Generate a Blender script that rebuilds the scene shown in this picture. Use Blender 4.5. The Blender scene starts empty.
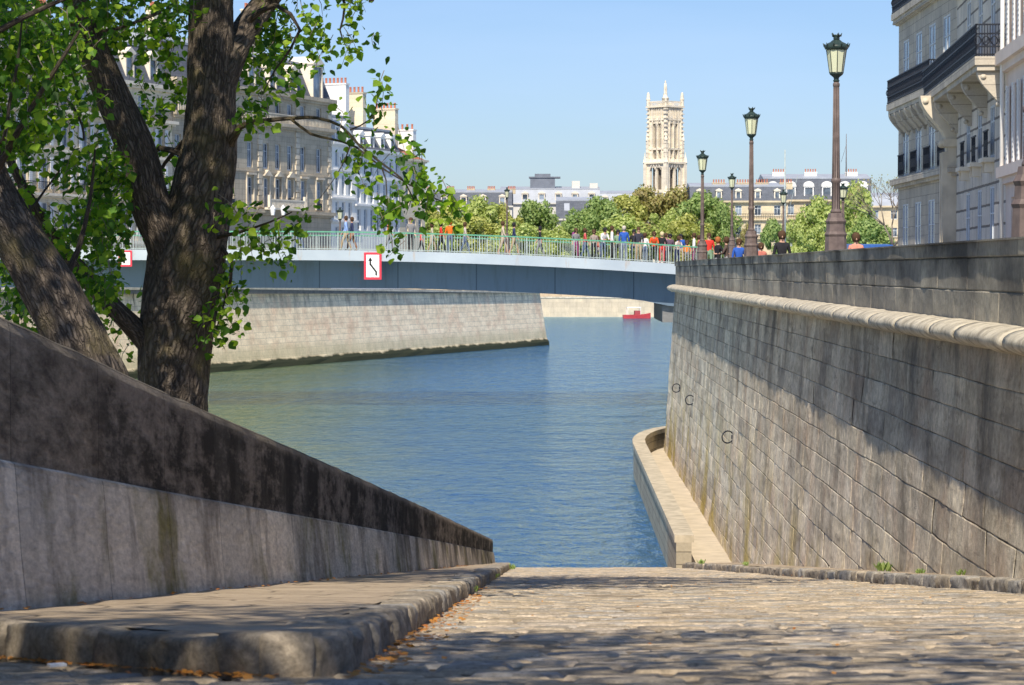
import bpy, bmesh, math, random
from mathutils import Vector, Matrix, Euler, noise
R = math.radians
rnd = random.Random(11)
scene = bpy.context.scene
col = scene.collection
EYE = 7.5            # camera height above the river; the river is z = 0
F = 2550.0

# ------------------------------------------------------------------ camera
cam_d = bpy.data.cameras.new('camera'); cam = bpy.data.objects.new('camera', cam_d); col.objects.link(cam)
cam.location = (0, 0, EYE)
cam.rotation_euler = (R(90 - 1.629), 0, R(0.966))
cam_d.sensor_width = 36; cam_d.lens = 36 * F / 1024
cam_d.clip_start = 0.1; cam_d.clip_end = 9000
cam_d.dof.use_dof = True; cam_d.dof.focus_distance = 40; cam_d.dof.aperture_fstop = 11
scene.camera = cam
CM = Euler(cam.rotation_euler).to_matrix()

def ray(px, py):
    return CM @ Vector(((px - 512) / F, -(py - 342.5) / F, -1))
def at(px, py, Y):
    d = ray(px, py); return Vector((0, 0, EYE)) + d * (Y / d.y)
def hit(px, py, O, D):
    """where the sight line meets the vertical plane through O along D: (distance along D, z)"""
    d = ray(px, py)
    # O + t*D = s*d  (xy)
    det = D[0] * (-d.y) + d.x * D[1]
    t = (-O[0] * (-d.y) - d.x * O[1]) / det
    s = (O[0] + t * D[0]) / d.x if abs(d.x) > abs(d.y) else (O[1] + t * D[1]) / d.y
    return t, EYE + s * d.z

# ------------------------------------------------------------------ mesh builder
class MB:
    def __init__(s): s.v = []; s.f = []; s.mi = []; s.sm = []; s.uv = []
    def add(s, vs, fs, mi=0, smooth=False, uvs=None):
        o = len(s.v); s.v += [tuple(v) for v in vs]
        for f in fs:
            s.f.append([o + i for i in f]); s.mi.append(mi); s.sm.append(smooth)
            s.uv.append([uvs[i] for i in f] if uvs else None)
        return s
    def box(s, x0, x1, y0, y1, z0, z1, mi=0):
        v = [(x0,y0,z0),(x1,y0,z0),(x1,y1,z0),(x0,y1,z0),(x0,y0,z1),(x1,y0,z1),(x1,y1,z1),(x0,y1,z1)]
        return s.add(v, [(0,3,2,1),(4,5,6,7),(0,1,5,4),(1,2,6,5),(2,3,7,6),(3,0,4,7)], mi)
    def quad(s, a, b, c, d, mi=0): return s.add([a, b, c, d], [(0,1,2,3)], mi)
    def poly(s, pts, mi=0): return s.add(pts, [tuple(range(len(pts)))], mi)
    def lathe(s, prof, n=16, c=(0,0,0), mi=0, smooth=True, cap=True):
        vs = []; fs = []
        for r, z in prof:
            for k in range(n):
                a = 2*math.pi*k/n; vs.append((c[0]+r*math.cos(a), c[1]+r*math.sin(a), c[2]+z))
        for i in range(len(prof)-1):
            for k in range(n):
                k2 = (k+1) % n; fs.append((i*n+k, i*n+k2, (i+1)*n+k2, (i+1)*n+k))
        if cap:
            fs.append(tuple(reversed(range(n)))); fs.append(tuple(range((len(prof)-1)*n, len(prof)*n)))
        return s.add(vs, fs, mi, smooth)
    def tube(s, path, rad, n=8, mi=0, smooth=True, disp=None):
        path = [Vector(p) for p in path]; vs = []; fs = []; L = 0; ref = None
        for i, p in enumerate(path):
            t = (path[min(i+1, len(path)-1)] - path[max(i-1, 0)])
            if t.length < 1e-9: t = Vector((0,0,1))
            t.normalize()
            if ref is None: ref = Vector((1,0,0)) if abs(t.x) < .9 else Vector((0,1,0))
            u = (ref - t*ref.dot(t)).normalized(); w = t.cross(u); ref = u
            if i: L += (p - path[i-1]).length
            r = rad[i] if isinstance(rad, (list, tuple)) else rad
            for k in range(n):
                a = 2*math.pi*k/n; rr = r
                if disp: rr = r + disp(a, L, r)
                vs.append(p + (u*math.cos(a) + w*math.sin(a))*rr)
        for i in range(len(path)-1):
            for k in range(n):
                k2 = (k+1) % n; fs.append((i*n+k, i*n+k2, (i+1)*n+k2, (i+1)*n+k))
        fs.append(tuple(reversed(range(n)))); fs.append(tuple(range((len(path)-1)*n, len(path)*n)))
        return s.add(vs, fs, mi, smooth)
    def data(s, name, mats):
        me = bpy.data.meshes.new(name); me.from_pydata(s.v, [], s.f)
        for m in (mats if isinstance(mats, (list, tuple)) else [mats]): me.materials.append(m)
        me.polygons.foreach_set('material_index', s.mi); me.polygons.foreach_set('use_smooth', s.sm)
        if any(u is not None for u in s.uv):
            ul = me.uv_layers.new(name='UVMap'); flat = []
            for f, u in zip(s.f, s.uv):
                for q in (u if u else [(0, 0)]*len(f)): flat += [q[0], q[1]]
            ul.data.foreach_set('uv', flat)
        me.update(); return me
    def build(s, name, mats, parent=None, **kw): return link(name, s.data(name, mats), parent, **kw)

def link(name, data, parent=None, loc=None, rotz=None, **kw):
    o = bpy.data.objects.new(name, data); col.objects.link(o)
    if parent: o.parent = parent
    if loc is not None: o.location = loc
    if rotz is not None: o.rotation_euler = (0, 0, rotz)
    for k, v in kw.items(): o[k] = v
    return o
def thing(name, label, cat, loc=(0,0,0), rotz=0, group=None):
    o = link(name, None, None, loc, rotz, label=label, category=cat)
    o.empty_display_size = .2
    if group: o['group'] = group
    return o
def tag(o, label, cat, group=None):
    o['label'] = label; o['category'] = cat
    if group: o['group'] = group
    return o
def struct(o, label=None, cat=None):
    o['kind'] = 'structure'
    if label: o['label'] = label
    if cat: o['category'] = cat
    return o
def dup_tree(o, loc=None, rotz=None, label=None, parent=None):
    c = o.copy(); col.objects.link(c)
    if parent: c.parent = parent
    if loc is not None: c.location = loc
    if rotz is not None: c.rotation_euler = (0, 0, rotz)
    if label: c['label'] = label
    for ch in list(o.children): dup_tree(ch, parent=c)
    return c

# ------------------------------------------------------------------ node helper
class NT:
    def __init__(s, name):
        s.m = bpy.data.materials.new(name); s.m.use_nodes = True
        s.t = s.m.node_tree; s.b = s.t.nodes['Principled BSDF']
        s.out = s.t.nodes['Material Output']
        s.b.inputs['Specular IOR Level'].default_value = .25
    def put(s, sock, v):
        if hasattr(v, 'is_linked') or isinstance(v, bpy.types.NodeSocket): s.t.links.new(v, sock)
        else:
            if isinstance(v, tuple) and len(v) == 3 and sock.type == 'RGBA': v = v + (1,)
            sock.default_value = v
    def node(s, ty, props=None, **ins):
        n = s.t.nodes.new(ty)
        for k, v in (props or {}).items(): setattr(n, k, v)
        for k, v in ins.items(): s.put(n.inputs[k.replace('_', ' ')], v)
        return n
    def obj(s): return s.node('ShaderNodeTexCoord').outputs['Object']
    def uv(s): return s.node('ShaderNodeTexCoord').outputs['UV']
    def world(s): return s.node('ShaderNodeNewGeometry').outputs['Position']
    def sep(s, v): return s.node('ShaderNodeSeparateXYZ', Vector=v).outputs
    def comb(s, x=0.0, y=0.0, z=0.0): return s.node('ShaderNodeCombineXYZ', X=x, Y=y, Z=z).outputs[0]
    def map(s, v, sc=(1,1,1), loc=(0,0,0), rot=(0,0,0)):
        return s.node('ShaderNodeMapping', Vector=v, Scale=sc, Location=loc, Rotation=rot).outputs[0]
    def noise(s, v, scale, detail=4.0, rough=.55, dist=0.0):
        return s.node('ShaderNodeTexNoise', Vector=v, Scale=scale, Detail=detail, Roughness=rough, Distortion=dist).outputs['Fac']
    def ramp(s, fac, stops):
        n = s.node('ShaderNodeValToRGB', Fac=fac); e = n.color_ramp.elements
        while len(e) < len(stops): e.new(.5)
        for q, (p, c) in zip(e, stops):
            q.position = p
            if not isinstance(c, tuple): c = (c, c, c)
            q.color = c + (1,)
        return n.outputs['Color']
    def mix(s, fac, a, b, blend='MIX'):
        n = s.node('ShaderNodeMix', {'data_type': 'RGBA', 'blend_type': blend})
        s.put(n.inputs[0], fac); s.put(n.inputs[6], a); s.put(n.inputs[7], b); return n.outputs[2]
    def math(s, op, a, b=0.0, clamp=False):
        n = s.t.nodes.new('ShaderNodeMath'); n.operation = op; n.use_clamp = clamp
        s.put(n.inputs[0], a); s.put(n.inputs[1], b); return n.outputs[0]
    def bump(s, h, strength=.5, dist=.02, normal=None):
        n = s.node('ShaderNodeBump', Height=h, Strength=strength, Distance=dist)
        if normal is not None: s.put(n.inputs['Normal'], normal)
        return n.outputs[0]
    def done(s, color=None, rough=None, normal=None, metal=None):
        if color is not None: s.put(s.b.inputs['Base Color'], color)
        if rough is not None: s.put(s.b.inputs['Roughness'], rough)
        if normal is not None: s.put(s.b.inputs['Normal'], normal)
        if metal is not None: s.put(s.b.inputs['Metallic'], metal)
        return s.m

def plain(name, c, rough=.7, metal=0.0, var=.15, scale=6.0):
    n = NT(name); f = n.noise(n.obj(), scale, 3)
    a = tuple(x*(1-var) for x in c); b = tuple(min(1, x*(1+var)) for x in c)
    return n.done(n.ramp(f, [(.3, a), (.7, b)]), rough, None, metal)

M = {}
def ashlar(name, c1, c2, mortar, bw, bh, streak=.5, streak_c=(.05,.05,.048), bump=.5, axes='xz', coord='obj', msize=.012, sat=None):
    n = NT(name); v = n.obj() if coord == 'obj' else n.uv(); X = n.sep(v)
    ax = {'x': X[0], 'y': X[1], 'z': X[2]}
    w = n.comb(ax[axes[0]], ax[axes[1]], 0.0)
    wob = n.noise(w, 1.3, 2)
    wv = n.node('ShaderNodeVectorMath', {'operation': 'ADD'}); n.put(wv.inputs[0], w); n.put(wv.inputs[1], n.comb(0.0, n.math('MULTIPLY', wob, .05), 0.0)); wv = wv.outputs[0]
    br = n.node('ShaderNodeTexBrick', Vector=wv, Color1=c1, Color2=c2, Mortar=mortar, Scale=1.0)
    br.inputs['Mortar Size'].default_value = msize; br.inputs['Brick Width'].default_value = bw
    br.inputs['Row Height'].default_value = bh; br.inputs['Mortar Smooth'].default_value = .3; br.inputs['Bias'].default_value = 0
    st = n.noise(n.map(w, (2.2, .22, 1)), 1.6, 6, .65)
    big = n.noise(w, .55, 4)
    fine = n.noise(v, 14, 5, .7)
    c = n.mix(n.math('MULTIPLY', n.ramp(st, [(.48, 0.0), (.72, 1.0)]), streak), br.outputs['Color'], streak_c)
    c = n.mix(.5, c, n.ramp(big, [(.3, (.62,.62,.64)), (.7, (1.25,1.2,1.1))]), 'MULTIPLY')
    c = n.mix(.35, c, n.ramp(fine, [(.3, .6), (.7, 1.3)]), 'MULTIPLY')
    h = n.math('ADD', n.math('MULTIPLY', br.outputs['Fac'], -1.0), n.math('MULTIPLY', fine, .6))
    n.done(c, .85, n.bump(h, bump, .02)); n.c = c
    return n

# ---- quay wall on the right: blocks, dark run-off streaks, ochre lichen low down
def right_wall_mat():
    n = NT('quay wall stone'); v = n.world(); X = n.sep(v)
    w = n.comb(X[1], X[2], 0.0)
    wob = n.math('MULTIPLY', n.noise(w, .7, 3), .05)
    wv = n.comb(X[1], n.math('ADD', X[2], wob), 0.0)
    br = n.node('ShaderNodeTexBrick', Vector=wv, Color1=(.86,.73,.54), Color2=(.62,.53,.4), Mortar=(.25,.21,.16), Scale=1.0)
    br.inputs['Mortar Size'].default_value = .011; br.inputs['Brick Width'].default_value = 2.0
    br.inputs['Row Height'].default_value = .37; br.inputs['Mortar Smooth'].default_value = .6
    br.inputs['Bias'].default_value = -.1; br.offset = .43; br.squash = .7; br.squash_frequency = 3
    bcol = n.node('ShaderNodeTexBrick', Vector=wv, Color1=(.84,.72,.53), Color2=(.62,.53,.4), Mortar=(.66,.57,.43), Scale=1.0)
    for k_, v_ in (('Mortar Size', .011), ('Brick Width', 2.0), ('Row Height', .37), ('Mortar Smooth', .6), ('Bias', -.1)): bcol.inputs[k_].default_value = v_
    bcol.offset = .43; bcol.squash = .7; bcol.squash_frequency = 3
    isl = n.node('ShaderNodeNewGeometry').outputs['Random Per Island']
    base = n.ramp(isl, [(0.0, (.9,.79,.6)), (.3, (.74,.64,.49)), (.6, (.78,.67,.49)), (.85, (.62,.54,.41)), (1.0, (.46,.4,.32))])
    base = n.mix(.45, base, n.ramp(n.noise(n.map(w, (.5, 2.7, 1)), 1.0, 3), [(.35, .55), (.65, 1.3)]), 'MULTIPLY')
    st = n.noise(n.map(w, (.5, .13, 1)), 1.5, 6, .65)
    st2 = n.noise(n.map(w, (.22, .12, 1), (7, 3, 0)), 1.2, 5, .6)
    z01 = n.math('DIVIDE', X[2], 7.0)
    hi = n.ramp(z01, [(.25, .12), (.9, 1.0)])
    c = n.mix(n.math('MULTIPLY', n.ramp(st, [(.5, 0.0), (.64, .8)]), hi), base, (.13,.115,.1))
    c = n.mix(n.ramp(st2, [(.54, 0.0), (.7, .45)]), c, (.24,.2,.16))
    red = n.noise(w, .8, 4); c = n.mix(n.ramp(red, [(.5, 0.0), (.7, .5)]), c, (.6,.4,.26))
    blk = n.noise(n.map(w, (1, 1.4, 1), (3, 9, 0)), .6, 3); c = n.mix(n.ramp(blk, [(.52, 0.0), (.64, .45)]), c, (.9,.8,.63))
    low = n.ramp(z01, [(.14, 1.0), (.6, 0.0)])
    lic = n.noise(n.map(w, (.35, .3, 1), (11, 0, 0)), 1.3, 5, .6)
    c = n.mix(n.math('MULTIPLY', n.ramp(lic, [(.47, 0.0), (.6, .85)]), low), c, (.50,.38,.08))
    pit = n.noise(v, 9, 6, .75); c = n.mix(.7, c, n.ramp(pit, [(.32, .45), (.66, 1.35)]), 'MULTIPLY'); chip = n.noise(n.map(w, (.35, 1.1, 1)), 3.2, 6, .75); c = n.mix(n.ramp(chip, [(.56, 0.0), (.66, .6)]), c, (.2,.17,.13))
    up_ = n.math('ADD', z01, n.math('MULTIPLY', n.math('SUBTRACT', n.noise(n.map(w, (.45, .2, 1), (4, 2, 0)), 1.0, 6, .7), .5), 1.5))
    c = n.mix(n.ramp(up_, [(.42, 0.0), (.8, .55)]), c, n.mix(1.0, c, (.42,.42,.43), 'MULTIPLY'))  # shade on the upper wall painted into the stone colour, with an irregular edge
    spl = n.noise(n.map(w, (.5, .5, 1), (8, 8, 0)), 2.2, 6, .75); c = n.mix(n.ramp(spl, [(.53, 0.0), (.62, .5)]), c, n.mix(1.0, c, (.5,.47,.43), 'MULTIPLY'))
    h = n.math('ADD', n.math('MULTIPLY', pit, .5), n.math('MULTIPLY', pit, .7))
    h = n.math('ADD', h, n.math('MULTIPLY', chip, .8))
    return n.done(c, .9, n.bump(h, .6, .03))
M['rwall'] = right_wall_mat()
def parapet_mat():
    n = NT('parapet stone dark'); v = n.world(); X = n.sep(v); w = n.comb(X[1], X[2], 0.0)
    st = n.noise(n.map(w, (.35, .5, 1)), 1.6, 6, .6)
    isl = n.node('ShaderNodeNewGeometry').outputs['Random Per Island']
    big = n.noise(n.map(w, (.6, .6, 1)), .9, 4)
    base = n.mix(n.ramp(big, [(.35, 0.0), (.65, 1.0)]), (.46,.42,.35), (.30,.275,.24))
    base = n.mix(1.0, base, n.ramp(isl, [(0.0, (.75,.75,.76)), (1.0, (1.2,1.17,1.1))]), 'MULTIPLY')
    grad = n.ramp(n.math('MULTIPLY', n.math('SUBTRACT', X[2], 6.85), 1.0), [(.1, .35), (.75, 1.0)])
    c = n.mix(n.math('MULTIPLY', n.ramp(st, [(.42, 0.0), (.6, .9)]), grad), base, (.06,.055,.05))
    br = n.node('ShaderNodeTexBrick', Vector=w, Color1=(1,1,1), Color2=(.85,.85,.85), Mortar=(1,1,1), Scale=1.0)
    br.inputs['Mortar Size'].default_value = .012; br.inputs['Brick Width'].default_value = 2.6; br.inputs['Row Height'].default_value = 3.1
    c = n.mix(1.0, c, br.outputs['Color'], 'MULTIPLY')
    f = n.noise(v, 12, 5, .7); c = n.mix(.5, c, n.ramp(f, [(.3, .55), (.7, 1.35)]), 'MULTIPLY')
    return n.done(c, .9, n.bump(n.math('ADD', f, n.math('MULTIPLY', br.outputs['Fac'], -.8)), .5, .02))
M['parapet'] = parapet_mat()
def cordon_mat():
    n = NT('cordon stone'); v = n.world(); X = n.sep(v)
    f = n.noise(v, 5, 6, .7); g = n.noise(n.comb(X[1], 0.0, 0.0), 2.2, 4)
    c = n.ramp(f, [(.3, (.22,.19,.14)), (.5, (.5,.45,.36)), (.7, (.66,.6,.48))])
    c = n.mix(n.ramp(g, [(.5, 0.0), (.7, .6)]), c, (.12,.105,.085))
    return n.done(c, .9, n.bump(f, .6, .03))
M['cordon'] = cordon_mat()

# ---- rendered wall on the left: black top course, grey streaked lower half (u = metres along, v = metres below the top)
def left_wall_mat(up):
    n = NT('ramp wall stone'); X = n.sep(n.uv()); w = n.comb(X[0], X[1], 0.0)
    st = n.noise(n.map(w, (.8, .45, 1)), 1.5, 6, .6)
    st2 = n.noise(n.map(w, (.5, .5, 1), (5, 5, 0)), 1.3, 6, .6)
    f = n.noise(n.map(w, (.3, 1, 1)), 24, 6, .78); g = n.noise(n.map(w, (.3, 1, 1)), 5, 7, .75)
    if up:
        c = n.ramp(g, [(.34, (.028,.025,.022)), (.52, (.085,.077,.067)), (.72, (.3,.27,.23))])
        c = n.mix(n.ramp(st, [(.46, .9), (.6, 0.0)]), c, (.014,.012,.01))
        pale = n.math('MULTIPLY', n.ramp(n.math('MULTIPLY', n.math('ADD', st2, g), .5), [(.485, 0.0), (.58, .8)]), 1.0)
        c = n.mix(pale, c, (.3,.26,.22))
        edge = n.ramp(n.math('ADD', X[1], n.math('MULTIPLY', n.math('SUBTRACT', g, .5), .35)), [(.0, 1.0), (.1, 0.0)])
        c = n.mix(n.math('MULTIPLY', edge, .6), c, (.5,.43,.34))
        near = n.ramp(n.math('DIVIDE', X[0], 30.0), [(.475, .7), (.49, 0.0)])
        c = n.mix(near, c, n.ramp(g, [(.38, (.12,.1,.08)), (.62, (.5,.43,.34))]))
    else:
        c = n.ramp(g, [(.3, (.66,.6,.5)), (.7, (.95,.89,.77))])
        c = n.mix(n.ramp(st, [(.4, .75), (.5, 0.0)]), c, (.3,.27,.23))
        moss = n.noise(n.map(w, (.55, .6, 1), (2.2, 0, 0)), 1.1, 4); 
        c = n.mix(n.math('MULTIPLY', n.ramp(moss, [(.5, 0.0), (.62, .9)]), n.ramp(n.noise(n.map(w,(2,2,1)), 2.0, 5), [(.35, .2), (.6, 1.0)])), c, (.24,.22,.07))
        dr = n.noise(n.map(w, (.7, .3, 1), (9, 0, 0)), 1.7, 5, .58)
        band = n.ramp(n.math('ADD', X[1], n.math('MULTIPLY', st2, .3)), [(.5, 1.0), (1.15, 0.0)])
        c = n.mix(n.math('MULTIPLY', n.ramp(dr, [(.46, 0.0), (.54, .95)]), band), c, (.055,.05,.045))
    c = n.mix(.7, c, n.ramp(f, [(.3, .45), (.7, 1.45)]), 'MULTIPLY')
    br = n.node('ShaderNodeTexBrick', Vector=n.map(w, (1, 1, 1), (.3, 0, 0)), Color1=(1.1,1.08,1.05), Color2=(.74,.74,.74), Mortar=(.35,.35,.35), Scale=1.0)
    br.inputs['Mortar Size'].default_value = .008; br.inputs['Brick Width'].default_value = 2.1; br.inputs['Row Height'].default_value = 5; br.offset = 0
    c = n.mix(1.0, c, br.outputs['Color'], 'MULTIPLY')
    return n.done(c, .92, n.bump(n.math('ADD', f, n.math('MULTIPLY', g, 2.0)), .9, .03))
M['lwall_up'] = left_wall_mat(True); M['lwall_low'] = left_wall_mat(False)

def paving_mat(name, a, b, c3, dark=.5):
    n = NT(name); v = n.world()
    isl = n.node('ShaderNodeNewGeometry').outputs['Random Per Island']
    c = n.ramp(isl, [(0.0, a), (.35, b), (.6, c3), (.8, (.36,.34,.31)), (1.0, tuple(x*.6 for x in b))])
    f = n.noise(v, 26, 8, .8); g = n.noise(v, 1.2, 4); g3 = n.noise(v, 7, 5, .65)
    c = n.mix(.85, c, n.ramp(f, [(.34, .4), (.66, 1.5)]), 'MULTIPLY'); c = n.mix(n.ramp(g3, [(.5, 0.0), (.66, .5)]), c, (.16,.14,.1))
    c = n.mix(dark, c, n.ramp(g, [(.35, .5), (.65, 1.2)]), 'MULTIPLY')
    return n.done(c, .88, n.bump(n.math('ADD', f, g3), .8, .014))
M['sett'] = paving_mat('ramp paving stone', (.40,.32,.225), (.54,.44,.315), (.47,.39,.3), .4)
M['kerb'] = paving_mat('kerb stone', (.34,.285,.215), (.42,.355,.27), (.3,.255,.2), .5)
def pavement_mat():
    n = NT('pavement stone'); v = n.world(); g = n.noise(v, 1.5, 5, .6); f = n.noise(v, 18, 6, .75)
    vo = n.node('ShaderNodeTexVoronoi', {'feature': 'DISTANCE_TO_EDGE'}, Vector=n.map(v, (1.6, 1.1, 1)), Scale=1.2).outputs['Distance']
    c = n.ramp(g, [(.3, (.30,.235,.165)), (.7, (.48,.385,.28))])
    c = n.mix(.55, c, n.ramp(f, [(.3, .5), (.7, 1.35)]), 'MULTIPLY')
    c = n.mix(1.0, c, n.ramp(vo, [(.0, .35), (.035, 1.0)]), 'MULTIPLY')
    h = n.math('ADD', n.math('MULTIPLY', n.ramp(vo, [(.0, 0.0), (.08, 1.0)]), .8), f)
    return n.done(c, .85, n.bump(h, .7, .02))
M['pavement'] = pavement_mat()
M['dirt'] = plain('joint dirt', (.24,.19,.13), .95, var=.5, scale=9)
M['earth'] = plain('earth', (.14,.125,.09), .95, var=.4, scale=1.5)
M['asphalt'] = plain('street surface', (.16,.155,.145), .9, var=.2, scale=2)
M['lowwall'] = ashlar('low wall stone', (.42,.37,.28), (.34,.3,.23), (.16,.14,.11), .9, .3, .3, axes='yz').m
M['lowcap'] = plain('low wall coping', (.45,.39,.29), .85, var=.25, scale=3)
M['walkway'] = plain('walkway sand stone', (.50,.43,.33), .9, var=.15, scale=2)

def embankment_mat():
    n = NT('embankment stone'); X = n.sep(n.uv()); w = n.comb(X[0], X[1], 0.0)
    br = n.node('ShaderNodeTexBrick', Vector=w, Color1=(.95,.80,.59), Color2=(.84,.69,.5), Mortar=(.62,.53,.41), Scale=1.0)
    br.inputs['Mortar Size'].default_value = .02; br.inputs['Brick Width'].default_value = 1.1; br.inputs['Row Height'].default_value = .45
    st = n.noise(n.map(w, (.8, .22, 1)), 1.0, 7, .72)
    top = n.ramp(n.math('DIVIDE', X[1], 7.0), [(.35, 0.0), (.8, 1.0)])
    c = n.mix(n.math('MULTIPLY', n.ramp(st, [(.47, 0.0), (.62, .85)]), top), br.outputs['Color'], (.3,.25,.2))
    g = n.noise(w, .5, 4); c = n.mix(n.ramp(g, [(.5, 0.0), (.66, .55)]), c, (.72,.48,.33)); g2 = n.noise(n.map(w, (.6, 1.2, 1)), 1.4, 6, .7); c = n.mix(.5, c, n.ramp(g2, [(.35, .6), (.65, 1.15)]), 'MULTIPLY')
    z = n.math('ADD', X[1], n.math('MULTIPLY', n.noise(w, .6, 4), .7))
    c = n.mix(n.ramp(z, [(.25, .0), (.3, .0), (.9, .0), (1.0, .0)]), c, c)
    bnd = n.ramp(n.math('DIVIDE', z, 7.0), [(.0, 1.0), (.22, .75), (.32, 0.0)])
    c = n.mix(bnd, c, n.ramp(st, [(.4, (.66,.56,.38)), (.7, (.4,.36,.23))]))
    alg = n.ramp(n.math('DIVIDE', z, 7.0), [(.125, 1.0), (.15, 0.0)])
    c = n.mix(alg, c, (.035,.04,.022))
    f = n.noise(w, 5, 5, .7); c = n.mix(.4, c, n.ramp(f, [(.3, .65), (.7, 1.25)]), 'MULTIPLY')
    return n.done(c, .9, n.bump(n.math('ADD', f, n.math('MULTIPLY', br.outputs['Fac'], -1.0)), .4, .05))
M['embank'] = embankment_mat()
M['coping'] = plain('coping stone', (.52,.47,.38), .85, var=.25, scale=1.5)

def water_mat():
    n = NT('river water'); v = n.world()
    a = n.noise(n.map(v, (1.0, .55, 1)), 1.7, 5, .6, .4)
    b = n.noise(n.map(v, (1.0, .6, 1), (3, 1, 0)), .33, 3, .5)
    c = n.noise(n.map(v, (1.0, .7, 1), (3, 8, 0)), 5.5, 3, .6)
    h = n.math('ADD', n.math('ADD', n.math('MULTIPLY', a, .34), n.math('MULTIPLY', b, .8)), n.math('MULTIPLY', c, .06))
    g = n.noise(v, .03, 3)
    colr = n.ramp(g, [(.35, (.008,.075,.16)), (.65, (.014,.085,.14))])
    X = n.sep(v)
    nl = n.bump(h, 1.0, 1.5)
    left = n.ramp(n.math('ADD', n.math('DIVIDE', n.math('SUBTRACT', X[0], n.math('MULTIPLY', X[1], -.06)), 30.0), n.math('ADD', .5, n.math('MULTIPLY', n.math('SUBTRACT', g, .5), .3))), [(.25, 1.0), (.55, 0.0)])  # green reflection beside the left quay, painted into the water colour
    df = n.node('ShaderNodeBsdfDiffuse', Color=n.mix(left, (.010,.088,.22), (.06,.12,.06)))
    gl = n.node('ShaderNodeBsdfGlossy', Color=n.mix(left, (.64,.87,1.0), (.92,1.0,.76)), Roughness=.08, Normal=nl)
    fr = n.node('ShaderNodeFresnel', IOR=1.36, Normal=nl)
    mx_ = n.t.nodes.new('ShaderNodeMixShader')
    n.t.links.new(n.math('ADD', fr.outputs[0], .42, True), mx_.inputs[0]); n.t.links.new(df.outputs[0], mx_.inputs[1]); n.t.links.new(gl.outputs[0], mx_.inputs[2])
    n.t.links.new(mx_.outputs[0], n.out.inputs[0]); return n.m
M['water'] = water_mat()

def bark_mat():
    n = NT('poplar bark'); v = n.uv(); o = n.world()
    w = n.map(v, (1, 1, 1))
    r = n.noise(n.map(v, (34, 5.0, 1)), 1.0, 7, .75, .8)
    wn_ = n.noise(n.map(v, (30, 9, 1)), 1.0, 4, .6)
    X_ = n.sep(n.map(v, (44, 8.0, 1))); warp = n.comb(n.math('ADD', X_[0], n.math('MULTIPLY', wn_, 2.4)), n.math('ADD', X_[1], n.math('MULTIPLY', wn_, 2.0)), 0.0)
    rr = n.node('ShaderNodeTexVoronoi', {'feature': 'DISTANCE_TO_EDGE'}, Vector=warp, Scale=1.0, Randomness=1.0).outputs['Distance']
    g = n.noise(o, 2.0, 5, .6)
    c = n.ramp(r, [(.3, (.05,.04,.032)), (.55, (.16,.13,.105)), (.75, (.33,.28,.23))])
    c = n.mix(n.ramp(rr, [(.0, .7), (.2, 0.0)]), c, (.02,.016,.013))
    c = n.mix(n.ramp(g, [(.5, 0.0), (.66, .55)]), c, (.16,.135,.055))
    h = n.math('ADD', n.math('MULTIPLY', r, .8), n.ramp(rr, [(0.0, 0.0), (.25, 1.0)]))
    return n.done(c, .95, n.bump(h, .9, .02))
M['bark'] = bark_mat()
def leaf_mat(name, c0, c1, c2, trans=.35):
    n = NT(name); isl = n.node('ShaderNodeNewGeometry').outputs['Random Per Island']
    c = n.ramp(isl, [(0.0, c0), (.5, c1), (1.0, c2)])
    n.done(c, .5); n.b.inputs['Specular IOR Level'].default_value = .35
    tr = n.node('ShaderNodeBsdfTranslucent', Color=n.mix(1.0, c, (1.3, 1.45, .7), 'MULTIPLY'))
    mx = n.t.nodes.new('ShaderNodeMixShader'); mx.inputs[0].default_value = trans
    n.t.links.new(n.b.outputs[0], mx.inputs[1]); n.t.links.new(tr.outputs[0], mx.inputs[2]); n.t.links.new(mx.outputs[0], n.out.inputs[0])
    return n.m
M['leaf'] = leaf_mat('poplar leaf', (.03,.085,.01), (.10,.24,.02), (.36,.5,.04), .5)
M['far_green'] = leaf_mat('far leaf green', (.18,.27,.09), (.27,.37,.12), (.38,.46,.17))
M['far_olive'] = leaf_mat('far leaf olive', (.3,.32,.09), (.42,.43,.12), (.54,.53,.18))
M['far_brown'] = leaf_mat('far leaf brownish', (.26,.22,.1), (.38,.32,.13), (.4,.4,.14))
M['far_lime'] = leaf_mat('far leaf lime', (.32,.39,.11), (.43,.49,.16), (.54,.58,.23))
M['twig'] = plain('grey twig', (.2,.17,.14), .9)
M['litter'] = leaf_mat('dead leaf', (.4,.13,.02), (.5,.22,.04), (.25,.13,.05), .15)

M['slate'] = ashlar('slate roof', (.13,.145,.18), (.10,.115,.145), (.07,.08,.1), .5, .25, .2, bump=.2).m
M['zinc'] = plain('zinc roof', (.34,.37,.42), .5, var=.12, scale=.6)
M['zincdark'] = plain('weathered zinc', (.17,.19,.23), .5, var=.2, scale=.5)
M['tile'] = plain('red roof tile', (.35,.14,.08), .85, var=.3, scale=3)
M['pot'] = plain('terracotta pot', (.5,.19,.12), .8)
M['glass'] = None
def glass_mat():
    n = NT('window glass'); g = n.noise(n.world(), .45, 2)
    c = n.ramp(g, [(.38, (.03,.045,.07)), (.62, (.26,.32,.4))])
    n.b.inputs['Specular IOR Level'].default_value = .6
    return n.done(c, .08)
M['glass'] = glass_mat()
M['curtain'] = plain('pane with pale curtain behind', (.24,.29,.36), .12, var=.5, scale=.8)
M['winframe'] = plain('painted window frame', (.62,.66,.7), .6, var=.08)
M['shutter'] = plain('white shutter', (.72,.72,.72), .6, var=.08)
M['iron'] = plain('black ironwork', (.02,.024,.035), .5, var=.3)
M['lampiron'] = plain('lamp post brown paint', (.15,.115,.105), .45, var=.2, scale=9)
M['lamphead'] = plain('lamp head green black', (.03,.05,.045), .35, var=.3, scale=12)
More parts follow.
